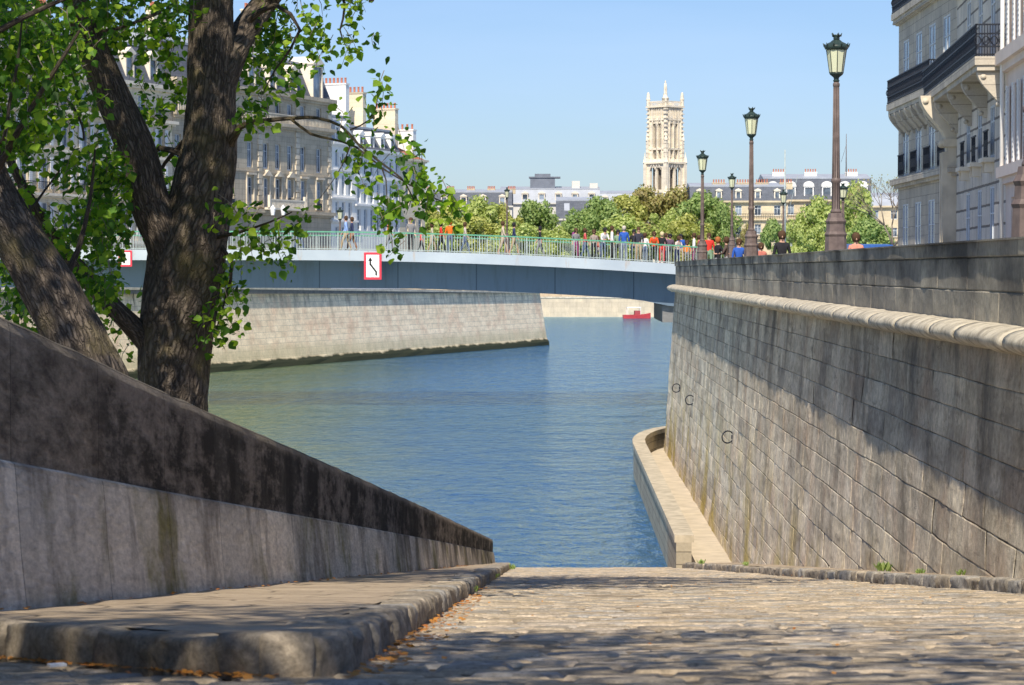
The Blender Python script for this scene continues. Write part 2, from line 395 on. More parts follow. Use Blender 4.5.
def lampglass():
    n = NT('frosted lantern glass'); n.done((.62,.64,.45), .25)
    n.b.inputs['Specular IOR Level'].default_value = .5; return n.m
M['lampglass'] = lampglass()
M['railgreen'] = plain('green rail paint', (.12,.34,.23), .5)
M['picket'] = plain('pale picket paint', (.36,.42,.42), .5)
def fascia_mat():
    n = NT('bridge fascia paint'); v = n.world(); X = n.sep(v)
    s = n.noise(n.comb(n.math('MULTIPLY', X[0], 2.2), n.math('MULTIPLY', X[2], .4), 0.0), 1.0, 5, .7)
    c = n.ramp(n.noise(v, .4, 3), [(.3, (.36,.42,.49)), (.7, (.46,.52,.58))])
    c = n.mix(n.ramp(s, [(.6, 0.0), (.74, .6)]), c, (.42,.3,.2))
    return n.done(c, .6)
M['fascia'] = fascia_mat()
def girder_mat():
    n = NT('bridge girder paint'); v = n.world(); X = n.sep(v); w = n.comb(X[0], X[2], 0.0)
    br = n.node('ShaderNodeTexBrick', Vector=w, Color1=(.135,.19,.26), Color2=(.12,.175,.245), Mortar=(.06,.09,.13), Scale=1.0)
    br.offset = 0
    for k_, v_ in (('Mortar Size', .03), ('Brick Width', 4.2), ('Row Height', 20.0)): br.inputs[k_].default_value = v_
    s_ = n.noise(n.map(w, (1.4, .15, 1)), 1.0, 6, .7)
    c = n.mix(n.ramp(s_, [(.5, 0.0), (.7, .5)]), br.outputs['Color'], (.07,.09,.11))
    c = n.mix(n.ramp(n.noise(w, .8, 5, .7), [(.62, 0.0), (.72, .5)]), c, (.2,.13,.09))
    return n.done(c, .55)
M['girder'] = girder_mat()
M['concrete'] = plain('concrete', (.2,.2,.2), .9)
M['signred'] = plain('sign red', (.7,.05,.08), .5, var=.05)
M['signwhite'] = plain('sign white', (.82,.82,.82), .5, var=.03)
M['signblack'] = plain('sign black', (.015,.015,.015), .5, var=.03)
M['tower'] = ashlar('tower limestone', (.86,.79,.66), (.78,.71,.58), (.55,.5,.41), 1.2, .6, .22, (.45,.39,.32), bump=.3).m
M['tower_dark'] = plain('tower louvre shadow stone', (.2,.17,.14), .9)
_cols = {}
def cloth(c):
    if c not in _cols: _cols[c] = plain('clothing', c, .85, var=.1, scale=15)
    return _cols[c]

# ------------------------------------------------------------------ world and sun
SUN_EL, SUN_AZ = 50, 9      # sun stands behind the camera, 9 degrees to the left
w = bpy.data.worlds.new('World'); scene.world = w; w.use_nodes = True
nt = w.node_tree; bg = nt.nodes['Background']
sky = nt.nodes.new('ShaderNodeTexSky'); sky.sky_type = 'NISHITA'; sky.sun_disc = False
sky.sun_elevation = R(SUN_EL); sky.sun_rotation = R(180 + SUN_AZ); sky.altitude = 50
sky.air_density = 1.0; sky.dust_density = .6; sky.ozone_density = 2.0
tc = nt.nodes.new('ShaderNodeTexCoord'); mp = nt.nodes.new('ShaderNodeMapping'); mp.inputs['Scale'].default_value = (1.0, 1.0, 6.0)
cn = nt.nodes.new('ShaderNodeTexNoise'); cn.inputs['Scale'].default_value = 3.0; cn.inputs['Detail'].default_value = 6
cr = nt.nodes.new('ShaderNodeValToRGB'); cr.color_ramp.elements[0].position = .5; cr.color_ramp.elements[1].position = .8
cr.color_ramp.elements[1].color = (.3,.3,.3,1)
mx = nt.nodes.new('ShaderNodeMix'); mx.data_type = 'RGBA'; mx.inputs[7].default_value = (7.5, 8.2, 9.0, 1)
nt.links.new(tc.outputs['Generated'], mp.inputs[0]); nt.links.new(mp.outputs[0], cn.inputs['Vector']); nt.links.new(cn.outputs['Fac'], cr.inputs[0])
nt.links.new(cr.outputs[0], mx.inputs[0]); nt.links.new(sky.outputs[0], mx.inputs[6]); tint = nt.nodes.new('ShaderNodeMix'); tint.data_type = 'RGBA'; tint.blend_type = 'MULTIPLY'; tint.inputs[0].default_value = 1
tint.inputs[7].default_value = (.79, .91, 1.18, 1)
nt.links.new(mx.outputs[2], tint.inputs[6]); nt.links.new(tint.outputs[2], bg.inputs[0])
bg.inputs[1].default_value = .112
sd = bpy.data.lights.new('sun', 'SUN'); so = bpy.data.objects.new('sun', sd); col.objects.link(so)
sd.energy = 6.2; sd.angle = R(.53); sd.color = (1.0, .90, .74)
S = Vector((-math.sin(R(SUN_AZ))*math.cos(R(SUN_EL)), -math.cos(R(SUN_AZ))*math.cos(R(SUN_EL)), math.sin(R(SUN_EL))))
so.rotation_euler = S.to_track_quat('Z', 'Y').to_euler(); so.location = (0, -20, 60)

# ================================================================== GROUND, WATER, RAMP
def sheet(name, pts, m): return struct(MB().poly(pts).build(name, m))
sheet('ground', [(-6000,-800,-1.5),(6000,-800,-1.5),(6000,8000,-1.5),(-6000,8000,-1.5)], M['earth'])
sheet('water', [(-600,-200,0),(600,-200,0),(600,409,0),(-600,409,0)], M['water'])

H0, SL = .42, .1106
def ramp_z(x, y): return EYE - H0 - SL*y + .012*max(0, x) - .004*abs(x)
def kl(y): return -.63 - .007*y                          # left kerb line
KR = [(-40, 4.35), (23.3, 4.28), (38, 3.68), (53, 3.3), (61, 2.95), (80, 2.9)]
def interp(tab, y):
    for (a, b), (c, d) in zip(tab, tab[1:]):
        if y <= c: return b + (d-b)*(y-a)/(c-a)
    return tab[-1][1]
def kr(y): return interp(KR, y)
def wall_x(y): return -2.87 + .0245*y                   # foot line of the left wall
PV = .15

# base sheet of the ramp
mb = MB(); ys = [-14 + i for i in range(80)]
for y0, y1 in zip(ys, ys[1:]):
    xs = [-14, -2, 0, 2, 4.6]
    for a, b in zip(xs, xs[1:]):
        if a == -14: a = wall_x(y0) - .1
        mb.quad(*[(x, y, ramp_z(x, y) - .004) for x, y in ((a, y0), (b, y0), (b, y1), (a, y1))])
struct(mb.build('ramp_bed', M['dirt']))
# individual setts, domed, in courses across the ramp
def dome_stone(mb, cx, cy, w, l, zf, hgt, r, tilt=None, n=4):
    vs = []; fs = []
    tx, ty = (rnd.uniform(-.012, .012), rnd.uniform(-.012, .012)) if tilt is None else tilt
    g = [-1, -.86, -.35, .35, .86, 1]
    ox, oy = rnd.uniform(0, 99), rnd.uniform(0, 99)
    for j in g:
        for i in g:
            e = max(abs(i), abs(j))
            k = 1 if e < .9 else .0
            x = cx + i*w/2*(1 - .05*abs(j)**3); y = cy + j*l/2*(1 - .05*abs(i)**3)
            z = zf(x, y) + (hgt*(1 - .25*(i*i + j*j)) if k else -.008) + tx*i*w*.5 + ty*j*l*.5
            z += .006*noise.noise(Vector((x*6+ox, y*6+oy, 0))) + .014*noise.noise(Vector((x*.7, y*.6, 5)))
            vs.append((x, y, z))
    m = len(g)
    for j in range(m-1):
        for i in range(m-1): fs.append((j*m+i, j*m+i+1, (j+1)*m+i+1, (j+1)*m+i))
    mb.add(vs, fs, 0, True)
mb = MB(); y = -6.0
while y < 66:
    l = rnd.uniform(.15, .24)
    xl, xr = (kl(y) + .02 if y > 7.6 else wall_x(y)), kr(y)
    if y < 10.3 and y > 7.0: xl = min(xl, wall_x(y))
    x = xl + rnd.uniform(-.2, 0)
    while x < xr - .05:
        w_ = rnd.uniform(.18, .42)
        if x + w_/2 > xl - .1 or True:
            dome_stone(mb, x + w_/2, y + l/2 + rnd.uniform(-.012, .012), w_ - .022, l - .022, ramp_z, rnd.uniform(.002, .012), 0)
        x += w_
    y += l
struct(mb.build('ramp', M['sett']))

# left pavement slab with kerb
FRONT = [(-.74, 7.75), (-1.45, 8.75), (-2.2, 9.8), (-2.75, 10.5)]
def pv_z(x, y): return ramp_z(x, y) + PV + .012*noise.noise(Vector((x*1.6, y*1.1, 3.3)))
mb = MB()
def front_y(x):
    if x > -1.0: return 8.4
    return 8.3 + (-1.0 - x)*1.37
N = 14; yy = [7.75 + .35*i for i in range(152)]
rows = []
for y in yy:
    r = []
    for i in range(N+1):
        x0 = wall_x(y) - .05; x1 = kl(y) - .2
        x = x0 + (x1-x0)*i/N
        y_ = max(y, front_y(x) + .12)
        r.append((x, y_, pv_z(x, y_)))
    rows.append(r)
vs = [p for r in rows for p in r]; fs = []
for j in range(len(rows)-1):
    for i in range(N):
        a = j*(N+1)+i; q = (a, a+1, a+N+2, a+N+1)
        if (Vector(vs[a])-Vector(vs[a+N+1])).length > 1e-4 or (Vector(vs[a+1])-Vector(vs[a+N+2])).length > 1e-4: fs.append(q)
mb.add(vs, fs, 0, True); struct(mb.build('pavement', M['pavement']))
# kerb: rounded worn blocks
def kerb_block(mb, a, b, inward, depth, zf, h, seed):
    """a rounded worn stone between a and b (xy, the outer face line); inward = unit xy"""
    a = Vector(a); b = Vector(b); inn = Vector(inward); L = (b-a).length; d = (b-a)/L
    jit = rnd.uniform(-.012, .012); prof = [(.03, -.04), (.0, .25), (.0, .65), (.02, .88), (.06, .97), (.16, 1.0), (.7, 1.0), (1.0, .97)]
    ns = 16; vs = []; fs = []
    for i in range(ns+1):
        t = i/ns; e = 1 - abs(2*t-1)**26
        tt = .006 + t*(L-.012)
        for k, (o, q) in enumerate(prof):
            off = o*depth + (1-e)*.03*(1 if k < 6 else .3) + jit
            p = a + d*tt + inn*off
            zb = zf(p.x, p.y); z = zb + q*h - (1-e)*.018*(1 if k > 2 else 0)
            nn = noise.noise(Vector((p.x*5+seed, p.y*5, q*2))) + .7*noise.noise(Vector((p.x*14, p.y*14, q*5)))
            p2 = p + inn*nn*.022
            vs.append((p2.x, p2.y, z + nn*.013))
    m = len(prof)
    for i in range(ns):
        for k in range(m-1): fs.append((i*m+k, (i+1)*m+k, (i+1)*m+k+1, i*m+k+1))
    fs.append(tuple(range(m))); fs.append(tuple(reversed(range(ns*m, ns*m+m))))
    mb.add(vs, [tuple(reversed(f)) for f in fs], 0, True)
mb = MB(); y = 7.95
# front edge and rounded corner, in worn blocks
cor = [(-2.75, 10.5)]
while cor[-1][0] < -1.25: q_ = rnd.uniform(1.2, 2.3); cor.append((cor[-1][0] + .24*q_, cor[-1][1] - .329*q_))
e_ = cor[-1]; r_ = (kl(8.5) - e_[0])/1.8; c_ = (e_[0] + .8*r_, e_[1] + .6*r_)
for k in range(1, 4): a_ = R(217 + 47.6*k); cor.append((c_[0] + r_*math.cos(a_), c_[1] + r_*math.sin(a_)))
cor.append((kl(8.75), 8.75))
for (ax, ay), (bx, by) in zip(cor, cor[1:]):
    d = Vector((bx-ax, by-ay)).normalized(); kerb_block(mb, (ax, ay), (bx, by), (-d.y, d.x), .24, ramp_z, PV + rnd.uniform(-.012, .01), bx*7)
y = 8.75
while y < 61:
    l = rnd.uniform(.2, .55) if y < 30 else rnd.uniform(.4, .7)
    kerb_block(mb, (kl(y), y), (kl(y+l), y+l), (-1, 0), .3, ramp_z, PV + rnd.uniform(-.012, .008), y)
    y += l
struct(mb.build('kerb', M['kerb']))
# right pavement and kerb
def rp_z(x, y): return ramp_z(x, y) + .13
mb = MB(); ys = [-14 + .8*i for i in range(94)]
for y0, y1 in zip(ys, ys[1:]):
    for k in range(3):
        q = []
        for (yy_, f) in ((y0, k/3), (y0, (k+1)/3), (y1, (k+1)/3), (y1, k/3)):
            x = kr(yy_) + .14 + (4.75 - kr(yy_) - .14)*f; q.append((x, yy_, rp_z(x, yy_)+.01*noise.noise(Vector((x, yy_, 0)))))
        mb.quad(*q)
struct(mb.build('pavement', M['pavement']))
mb = MB(); y = -8
while y < 61:
    l = rnd.uniform(.5, .9)
    x0, x1 = kr(y), kr(y+l)
    kerb_block(mb, (x1, y+l), (x0, y), (1, 0), .22, ramp_z, .13 + rnd.uniform(-.015, .01), y)
    y += l
struct(mb.build('kerb', M['kerb']))

# ------------------------------------------------------------------ left wall beside the ramp
TOPLINE = [(0, 308), (200, 403), (350, 470), (440, 512), (497, 540)]
def ptop(px):
    for (a, b), (c, d) in zip(TOPLINE, TOPLINE[1:]):
        if px <= c: return b + (d-b)*(px-a)/(c-a)
    return 540 + (px-497)*.49
st = [11.9 + .4*i for i in range(121)]
sect = []; u = 0
def lw_top(y):
    if y < 11.9: return lw_top(11.9) + SL*(11.9-y)
    px = 555 + F*wall_x(y)/y
    return at(px, ptop(px), y).z
ally = [-12 + 1.0*i for i in range(24)] + st
ally = [y for y in ally if y < 60.2] + [60.2]
up, lo, cp = MB(), MB(), MB()
def strip(mb, cols, uvs, smooth=False):
    m = len(cols[0]); vs = [p for c in cols for p in c]; uv = [q for c in uvs for q in c]; fs = []
    for j in range(len(cols)-1):
        for i in range(m-1): fs.append((j*m+i, (j+1)*m+i, (j+1)*m+i+1, j*m+i+1))
    mb.add(vs, fs, 0, smooth, uv)
cu, uu, cl, ul = [], [], [], []
for y in ally:
    xt = wall_x(y) - .07; zt = lw_top(y); zb = ramp_z(xt, y) + PV - .1; h = zt - zb
    mid = zt - .46*h
    nz = lambda k: .012*noise.noise(Vector((y*1.3, k*2.0, 1.0))) + .006*noise.noise(Vector((y*6, k*7, 4)))
    zt += .012*noise.noise(Vector((y*3, 0, 0))) + .008*noise.noise(Vector((y*11, 0, 0)))
    cu.append([(xt-.42, y, zb-4.2), (xt-.42, y, zt), (xt-.05, y, zt+.012), (xt-.012, y, zt-.012), (xt+nz(1), y, zt-.06), (xt+nz(2), y, zt-.25*h), (xt+nz(3), y, mid)])
    uu.append([(y, 3), (y, .0), (y, .0), (y, .0), (y, .06), (y, .25*h), (y, .46*h)])
    cl.append([(xt+nz(3), y, mid), (xt+.018, y, mid-.012), (xt+.022+nz(4), y, mid-.04), (xt+.05+nz(5), y, mid-.3*h), (xt+.085+nz(6), y, zb)])
    ul.append([(y, .46*h), (y, .46*h), (y, .5*h), (y, .76*h), (y, h)])
strip(up, cu, uu); strip(lo, cl, ul)
for mb_, c_ in ((up, cu),):
    e = c_[-1]; mb_.add([e[0], e[1], e[2], e[6], (e[6][0], e[6][1], e[0][2])], [(0,1,2,3,4)], 0, False, [(60,.1),(60,.1),(60,.2),(60,.3),(60,.4)])
e = cl[-1]; lo.add([e[0], e[4], (e[0][0], e[0][1], e[4][2])], [(0,1,2)], 0, False, [(60,.5),(60,1),(60,1)])
t = thing('ramp_wall', 'sloping stone wall with blackened upper course down the left of the ramp', 'wall')
up.build('upper_course', M['lwall_up'], t); lo.build('lower_face', M['lwall_low'], t)

# terrace behind the left wall, where the trees stand
mb = MB(); mb.box(-40, -2.2, -60, 27, -1.4, 3.9); struct(mb.build('lower_quay', M['earth']))
mb = MB()
for y in range(27, 60):
    mb.box(wall_x(y)-.5, wall_x(y)-.15, y, y+1, -1.2, ramp_z(0, y)-.2)
struct(mb.build('ramp_foundation', M['embank']))

# ================================================================== RIGHT QUAY WALL
t = thing('quay_wall', 'tall stone quay wall with rounded string course on the right of the ramp', 'wall')
YC = 99.0
XT, XB, ZC = 4.66, 4.2, 6.80
def face_x(z): return XB + (XT - XB)*(z/ZC)
mb = MB(); cols = []; uvs = []
# path of the foot: straight, then round the corner to the bridge
path = [(-14 + 1.5*i, 0) for i in range(75)] ; path = [p for p in path if p[0] < YC] + [(YC-.3, 0)]
zl = [-1.2] + [ZC*k/12 for k in range(13)]
for (y, _) in path:
    cols.append([(face_x(z) + .03, y, z) for z in zl])
cols.append([(face_x(z)+.25, YC, z) for z in zl]); cols.append([(8.3, YC+.6, z) for z in zl]); cols.append([(8.3, 170, z) for z in zl]); cols.append([(60, 230, z) for z in zl])
m = len(zl); vs = [p for c in cols for p in c]; fs = []
for j in range(len(cols)-1):
    for i in range(m-1): fs.append((j*m+i, j*m+i+1, (j+1)*m+i+1, (j+1)*m+i))
mb.add(vs, fs)
def wav(y, z): return .03*noise.noise(Vector((y*.35, z*.8, 2))) + .014*noise.noise(Vector((y*1.7, z*2.2, 5)))
def block(mb, y0, y1, z0, z1, fx, off, j=.003, mi=1, rough=.007):
    ny, nz = 6, 4; ed = .014
    ys_ = [y0+j, y0+j+ed] + [y0+j+ed + (y1-y0-2*j-2*ed)*k/(ny-2) for k in range(1, ny-2)] + [y1-j-ed, y1-j]
    zs_ = [z0+j, z0+j+ed, (z0+z1)/2, z1-j-ed, z1-j]; vs = []; fs = []; sd = rnd.uniform(0, 90)
    for a, yy_ in enumerate(ys_):
        for b_, zz in enumerate(zs_):
            edge = a in (0, len(ys_)-1) or b_ in (0, len(zs_)-1)
            x = fx(zz) + wav(yy_, zz) - off + (.008 if edge else 0) + rough*noise.noise(Vector((yy_*5+sd, zz*6, 1)))
            cj = .006*noise.noise(Vector((yy_*9, zz*9, sd))) if edge else 0
            vs.append((x, yy_+cj, zz+cj))
    m_ = len(zs_)
    for a in range(len(ys_)-1):
        for b_ in range(m_-1): fs.append((a*m_+b_, a*m_+b_+1, (a+1)*m_+b_+1, (a+1)*m_+b_))
    mb.add(vs, fs, mi, False)
rows_ = [-1.2, -.75, -.35, .0]
while rows_[-1] < ZC - .5: rows_.append(rows_[-1] + rnd.uniform(.33, .45))
rows_[-1] = ZC - .06
for z0, z1_ in zip(rows_, rows_[1:]):
    y = -14 + rnd.uniform(-.8, 0)
    while y < YC - .05:
        l = rnd.choice((rnd.uniform(.5, .9), rnd.uniform(.9, 1.9), rnd.uniform(1.0, 1.7)))
        e = min(y+l, YC-.02); 
        if YC - e < .35: e = YC-.02
        block(mb, y, e, z0, z1_, face_x, rnd.choice((0, .002, .004, .006, -.008 if rnd.random() < .3 else 0))); y = e
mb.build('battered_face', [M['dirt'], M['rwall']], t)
mb = MB()
PT = EYE + .31
def par_top(y): return PT + .0
cuts = [(-14, YC)]
mb.box(4.70, 5.1, -14, YC-.12, ZC, PT-.0)
for z0, z1_ in ((ZC+.1, ZC+.47), (ZC+.47, PT-.17), (PT-.17, PT+.015)):
    y = -14.0
    while y < YC - .1:
        e = min(y + (rnd.uniform(1.1, 2.3) if z1_ < PT else rnd.uniform(1.6, 2.6)), YC-.08)
        if YC - e < .5: e = YC-.08
        block(mb, y, e, z0, z1_, lambda z: 4.675 - (.03 if z > PT-.17 else 0), rnd.uniform(0, .006), mi=0); y = e
mb.box(5.1, 8.6, YC-.52, YC-.12, ZC, PT)
mb.box(4.62, 5.14, -14, YC-.08, PT, PT+.02)
mb.build('parapet', M['parapet'], t)
mb = MB(); y = -14
while y < YC - .3:
    l = rnd.uniform(1.8, 3.2); l = min(l, YC-.05-y)
    o = rnd.uniform(-.006, .006)
    n_ = 8; prof = []
    for k in range(11):
        a = -math.pi/2 + math.pi*k/10; prof.append((4.70 - .05 - .34*math.cos(a) + o, ZC - .0 + .14*math.sin(a)))
    vs = []; fs = []
    ks = 9
    for j in range(ks+1):
        yv = y + .008 + (l-.016)*j/ks; end = 1 if j in (0, ks) else 0
        for (x, z) in prof:
            q = noise.noise(Vector((yv*2.1, z*5, x)))*.018 + noise.noise(Vector((yv*.5, 3, 1)))*.02
            vs.append((x + end*.006 + q*.8, yv, z + q*.5))
    m = 11
    for j in range(ks):
        for i in range(m-1): fs.append((j*m+i, j*m+i+1, (j+1)*m+i+1, (j+1)*m+i))
    fs.append(tuple(reversed(range(m)))); fs.append(tuple(range(ks*m, ks*m+m)))
    mb.add(vs, fs, 0, True); y += l
mb.box(4.5, 8.5, YC-.1, YC+.12, ZC-.15, ZC+.1)
mb.build('string_course', M['cordon'], t)
# mooring rings and recesses
def ring_at(px, py, lab, r=.15):
    # intersect with wall face
    d = ray(px, py); s = 50
    for _ in range(30):
        p = Vector((0,0,EYE)) + d*s; s *= face_x(max(0, p.z))/p.x
    p = Vector((0,0,EYE)) + d*s
    mb = MB(); P = [(r*math.cos(2*math.pi*k/20), .12*math.cos(2*math.pi*k/20), r*math.sin(2*math.pi*k/20)) for k in range(21)]
    mb.tube(P, .018, 6); o = mb.build('mooring_ring', M['iron'], None, loc=(p.x-r+.02, p.y, p.z))
    # iron staple holding it
    o2 = MB().box(r-.06, r+.06, -.05, .05, -.05, .05).build('staple', M['iron'], o)
    tag(o, lab, 'mooring ring', 'iron mooring rings on the right quay wall')
ring_at(680, 388, 'iron mooring ring nearest the far corner of the right quay wall')
ring_at(694, 400, 'middle iron mooring ring on the right quay wall')
ring_at(733, 437, 'iron mooring ring nearest the viewer on the right quay wall, lowest of three')

# low wall and walkway at the foot
pathL = [(2.85, 59.8 + i*2.0) for i in range(17)]
arc = [(2.85 + 2.9*(1-math.cos(a)), 92 + 11*math.sin(a)) for a in [R(10*k) for k in range(1, 10)]] + [(9, 103.2)]
pl = pathL + arc
def offset(pl, d):
    out = []
    for i, p in enumerate(pl):
        a = Vector(pl[max(i-1, 0)]); b = Vector(pl[min(i+1, len(pl)-1)]); t_ = (b-a).normalized(); nrm = Vector((t_.y, -t_.x)); out.append(Vector(p) + nrm*d)
    return out
t = thing('low_wall', 'low curved stone wall edging the waterside walkway', 'wall')
def ribbon(pl, d0, d1, z0, z1, z0b=None):
    mb = MB(); A, B = offset(pl, d0), offset(pl, d1); vs = []; fs = []
    for a, b in zip(A, B): vs += [(a.x, a.y, z0), (a.x, a.y, z1), (b.x, b.y, z1), (b.x, b.y, z0)]
    for i in range(len(A)-1):
        o = 4*i
        for k in range(3): fs.append((o+k, o+4+k, o+5+k, o+1+k))
    fs.append((0, 1, 2, 3)); o = 4*(len(A)-1); fs.append((o+3, o+2, o+1, o))
    return mb.add(vs, fs)
ribbon(pl, 0, .36, -1.2, 1.1).build('wall_body', M['lowwall'], t)
ribbon([(p[0]-.0, p[1]) for p in pl], -.04, .42, 1.1, 1.27).build('coping', M['lowcap'], t)
ob = ribbon(pl, .36, 1.9, -1.0, .5).build('walkway', M['walkway']); struct(ob)
# right quay ground
sheet('quay_street', [(4.9,-60,6.9),(400,-60,6.9),(400,240,6.9),(60,229,6.9),(8.4,169,6.9),(8.4,98.9,6.9),(4.9,98.6,6.9)], M['asphalt'])

# ================================================================== LEFT EMBANKMENT (island)
ED = Vector((24.3, 68)).normalized()
def EP(t): return Vector((-25, 187)) + ED*t
t = thing('embankment_wall', 'sunlit pale stone embankment wall beneath the bridge', 'wall')
mb = MB(); cols = []; uvs = []
ts = [-50 + 2.5*i for i in range(49)]; tend = (Vector((-.7, 255))-Vector((-25, 187))).length
ts = [x for x in ts if x < tend] + [tend]
def ez(t): return EYE - 1.36 - (t+0)/72*.95 if t > 0 else EYE - 1.36
nrm = Vector((ED.y, -ED.x))
lev = [-1.2, 0, .35, .7, 1.2, 2, 3.5, 5]
for tt in ts:
    p = EP(tt); c = []; q = []
    for z in lev + [ez(tt)]:
        bt = nrm * (-.17*(z)) + nrm*(.25 if z <= .5 and z >= 0 else 0)*(0.6+.6*noise.noise(Vector((tt*.8, z, 0))))
        c.append((p.x+bt.x, p.y+bt.y, z)); q.append((tt, z))
    cols.append(c); uvs.append(q)
# turn the corner
for k, P2 in ((1, Vector((-3.2, 262))), (2, Vector((-40, 330))), (3, Vector((-300, 360)))):
    c = [(P2.x, P2.y, z) for z in lev + [ez(tend)]]; cols.append(c); uvs.append([(tend + 30*k, z) for z in lev + [5]])
m = len(lev)+1; vs = [p for c in cols for p in c]; uv = [q for c in uvs for q in c]; fs = []
for j in range(len(cols)-1):
    for i in range(m-1): fs.append((j*m+i, (j+1)*m+i, (j+1)*m+i+1, j*m+i+1))
mb.add(vs, fs, 0, False, uv); mb.build('stone_face', M['embank'], t)
mb = MB(); vs = []; fs = []
for tt in ts:
    p = EP(tt); z = ez(tt); a = p + nrm*(-.98+.42); b = p + nrm*(-1.6)
    vs += [(a.x, a.y, z-.02), (a.x, a.y, z+.13), (b.x, b.y, z+.13), (b.x, b.y, z-.02)]
for i in range(len(ts)-1):
    o = 4*i
    for k in range(3): fs.append((o+k, o+4+k, o+5+k, o+1+k))
    fs.append((o+3, o+7, o+4, o))
o = 4*(len(ts)-1); fs.append((o+3, o+2, o+1, o)); mb.add(vs, fs); mb.build('coping', M['coping'], t)
pts = [EP(ts[0]) - nrm*.6, EP(0)-nrm*.6, EP(tend)-nrm*.6, Vector((-3.2, 262)), Vector((-40, 330)), Vector((-300, 360)), Vector((-300, 60)), Vector((-60, 60))]
sheet('island_ground', [(p.x, p.y, 5.2 if i in (2, 3) else (6.1 if i < 2 else 5.6)) for i, p in enumerate(pts)], M['asphalt'])
# left bank wall before the bridge, out to the left
mb = MB(); p = EP(-50); mb.quad((p.x, p.y, -1), (p.x, p.y, 6.1), (-60, 60, 6.1), (-60, 60, -1)); 
tag(mb.build('retaining_wall', M['concrete']), 'plain river wall running off to the left before the bridge', 'wall')

# far bank
t = thing('far_quay_wall', 'two tiered pale quay wall on the far bank seen under the bridge', 'wall')
ashF = ashlar('far quay stone', (.58,.5,.38), (.5,.43,.33), (.35,.3,.24), 2.2, .8, .35, (.25,.2,.15), bump=.2).m
mb = MB(); mb.box(-300, 300, 407, 409, -1, 3.0); mb.build('lower_wall', ashF, t)
mb = MB(); mb.box(-300, 300, 406.9, 407.4, 3.0, 3.25); mb.build('edge', M['coping'], t)
mb = MB(); mb.box(-300, 300, 415, 416, 3.0, 6.5); mb.build('upper_wall', ashF, t)
sheet('far_walkway', [(-300,407.4,3.1),(300,407.4,3.1),(300,415,3.1),(-300,415,3.1)], M['walkway'])
sheet('far_street', [(-3000,416,6.5),(3000,416,6.5),(3000,7000,6.5),(-3000,7000,6.5)], M['asphalt'])
# retained ends so the far land closes with the water
# ================================================================== BRIDGE
YB0, YB1 = 135.0, 150.0
def dk(x): return EYE + .68 - .049*x - .0016*x*x if x > -15 else EYE + 1.055
BX0, BX1 = -39.0, 9.5
def gb(x):
    tab = [(-40, -.92), (-17, -.95), (-8, -.98), (-4, -1.1), (-.3, -1.27), (3.4, -1.48), (5.2, -1.7), (6.2, -1.95), (12, -2.4)]
    return EYE + interp(tab, x)
xs = [BX0 + 1.25*i for i in range(int((BX1-BX0)/1.25)+1)] + [BX1]
t = thing('bridge', 'flat steel road bridge with pale fascia and dark blue girder', 'bridge')
def beam(y0, y1, top, bot):
    mb = MB(); vs = []; fs = []
    for x in xs: vs += [(x, y0, bot(x)), (x, y0, top(x)), (x, y1, top(x)), (x, y1, bot(x))]
    for i in range(len(xs)-1):
        o = 4*i
        for k in range(4): fs.append((o+k, o+4+k, o+4+(k+1) % 4, o+(k+1) % 4))
    fs.append((0,1,2,3)); o = 4*(len(xs)-1); fs.append((o+3,o+2,o+1,o)); return mb.add(vs, fs)
beam(YB0+.12, YB1-.12, lambda x: dk(x)-.02, lambda x: dk(x)-.40).build('deck', M['asphalt'], t)
for y0, y1 in ((YB0, YB0+.118), (YB1-.118, YB1)):
    beam(y0, y1, lambda x: dk(x)+.02, lambda x: dk(x)-.53).build('fascia', M['fascia'], t)
beam(YB0+1.3, YB0+1.36, lambda x: dk(x)-.402, gb).build('girder', M['girder'], t)
beam(YB1-1.36, YB1-1.3, lambda x: dk(x)-.402, gb).build('girder', M['girder'], t)
beam(YB0+1.37, YB1-1.37, lambda x: gb(x)+.1, lambda x: gb(x)+.02).build('soffit', M['girder'], t)
MB().box(5.75, 8.3, YB0+1.6, YB1-1.6, EYE-2.8, EYE-1.9).build('abutment', M['concrete'], t); MB().box(-41, -37, YB0+1, YB1-1, -1, EYE-.9).build('abutment', M['concrete'], t)

# railing: bays of pickets between posts
def railing(Y, lab):
    t = thing('bridge_railing', lab, 'railing')
    mb = MB()
    vs = []; fs = []
    for x in xs: vs += [(x, Y-.035, dk(x)+.95), (x, Y-.035, dk(x)+1.02), (x, Y+.035, dk(x)+1.02), (x, Y+.035, dk(x)+.95)]
    for i in range(len(xs)-1):
        o = 4*i
        for k in range(4): fs.append((o+k, o+4+k, o+4+(k+1) % 4, o+(k+1) % 4))
    mb.add(vs, fs); mb.build('top_rail', M['railgreen'], t)
    bay = 2.5; x = BX0
    while x < BX1 - .1:
        e = min(x+bay, BX1)
        mb = MB(); q = x + .14
        while q < e - .05:
            z = dk(q); mb.box(q-.012, q+.012, Y-.012, Y+.012, z+.04, z+.95); q += .15
        # lower rail
        mb.add([(x, Y-.02, dk(x)+.07), (e, Y-.02, dk(e)+.07), (e, Y-.02, dk(e)+.11), (x, Y-.02, dk(x)+.11)], [(0,1,2,3)])
        mb.build('picket_panel', M['picket'], t)
        MB().box(x-.03, x+.03, Y-.03, Y+.03, dk(x)+.02, dk(x)+.95).build('post', M['picket'], t)
        x += bay
railing(YB0+.06, 'green topped picket railing along the near side of the bridge')
railing(YB1-.06, 'green topped picket railing along the far side of the bridge behind the walkers')

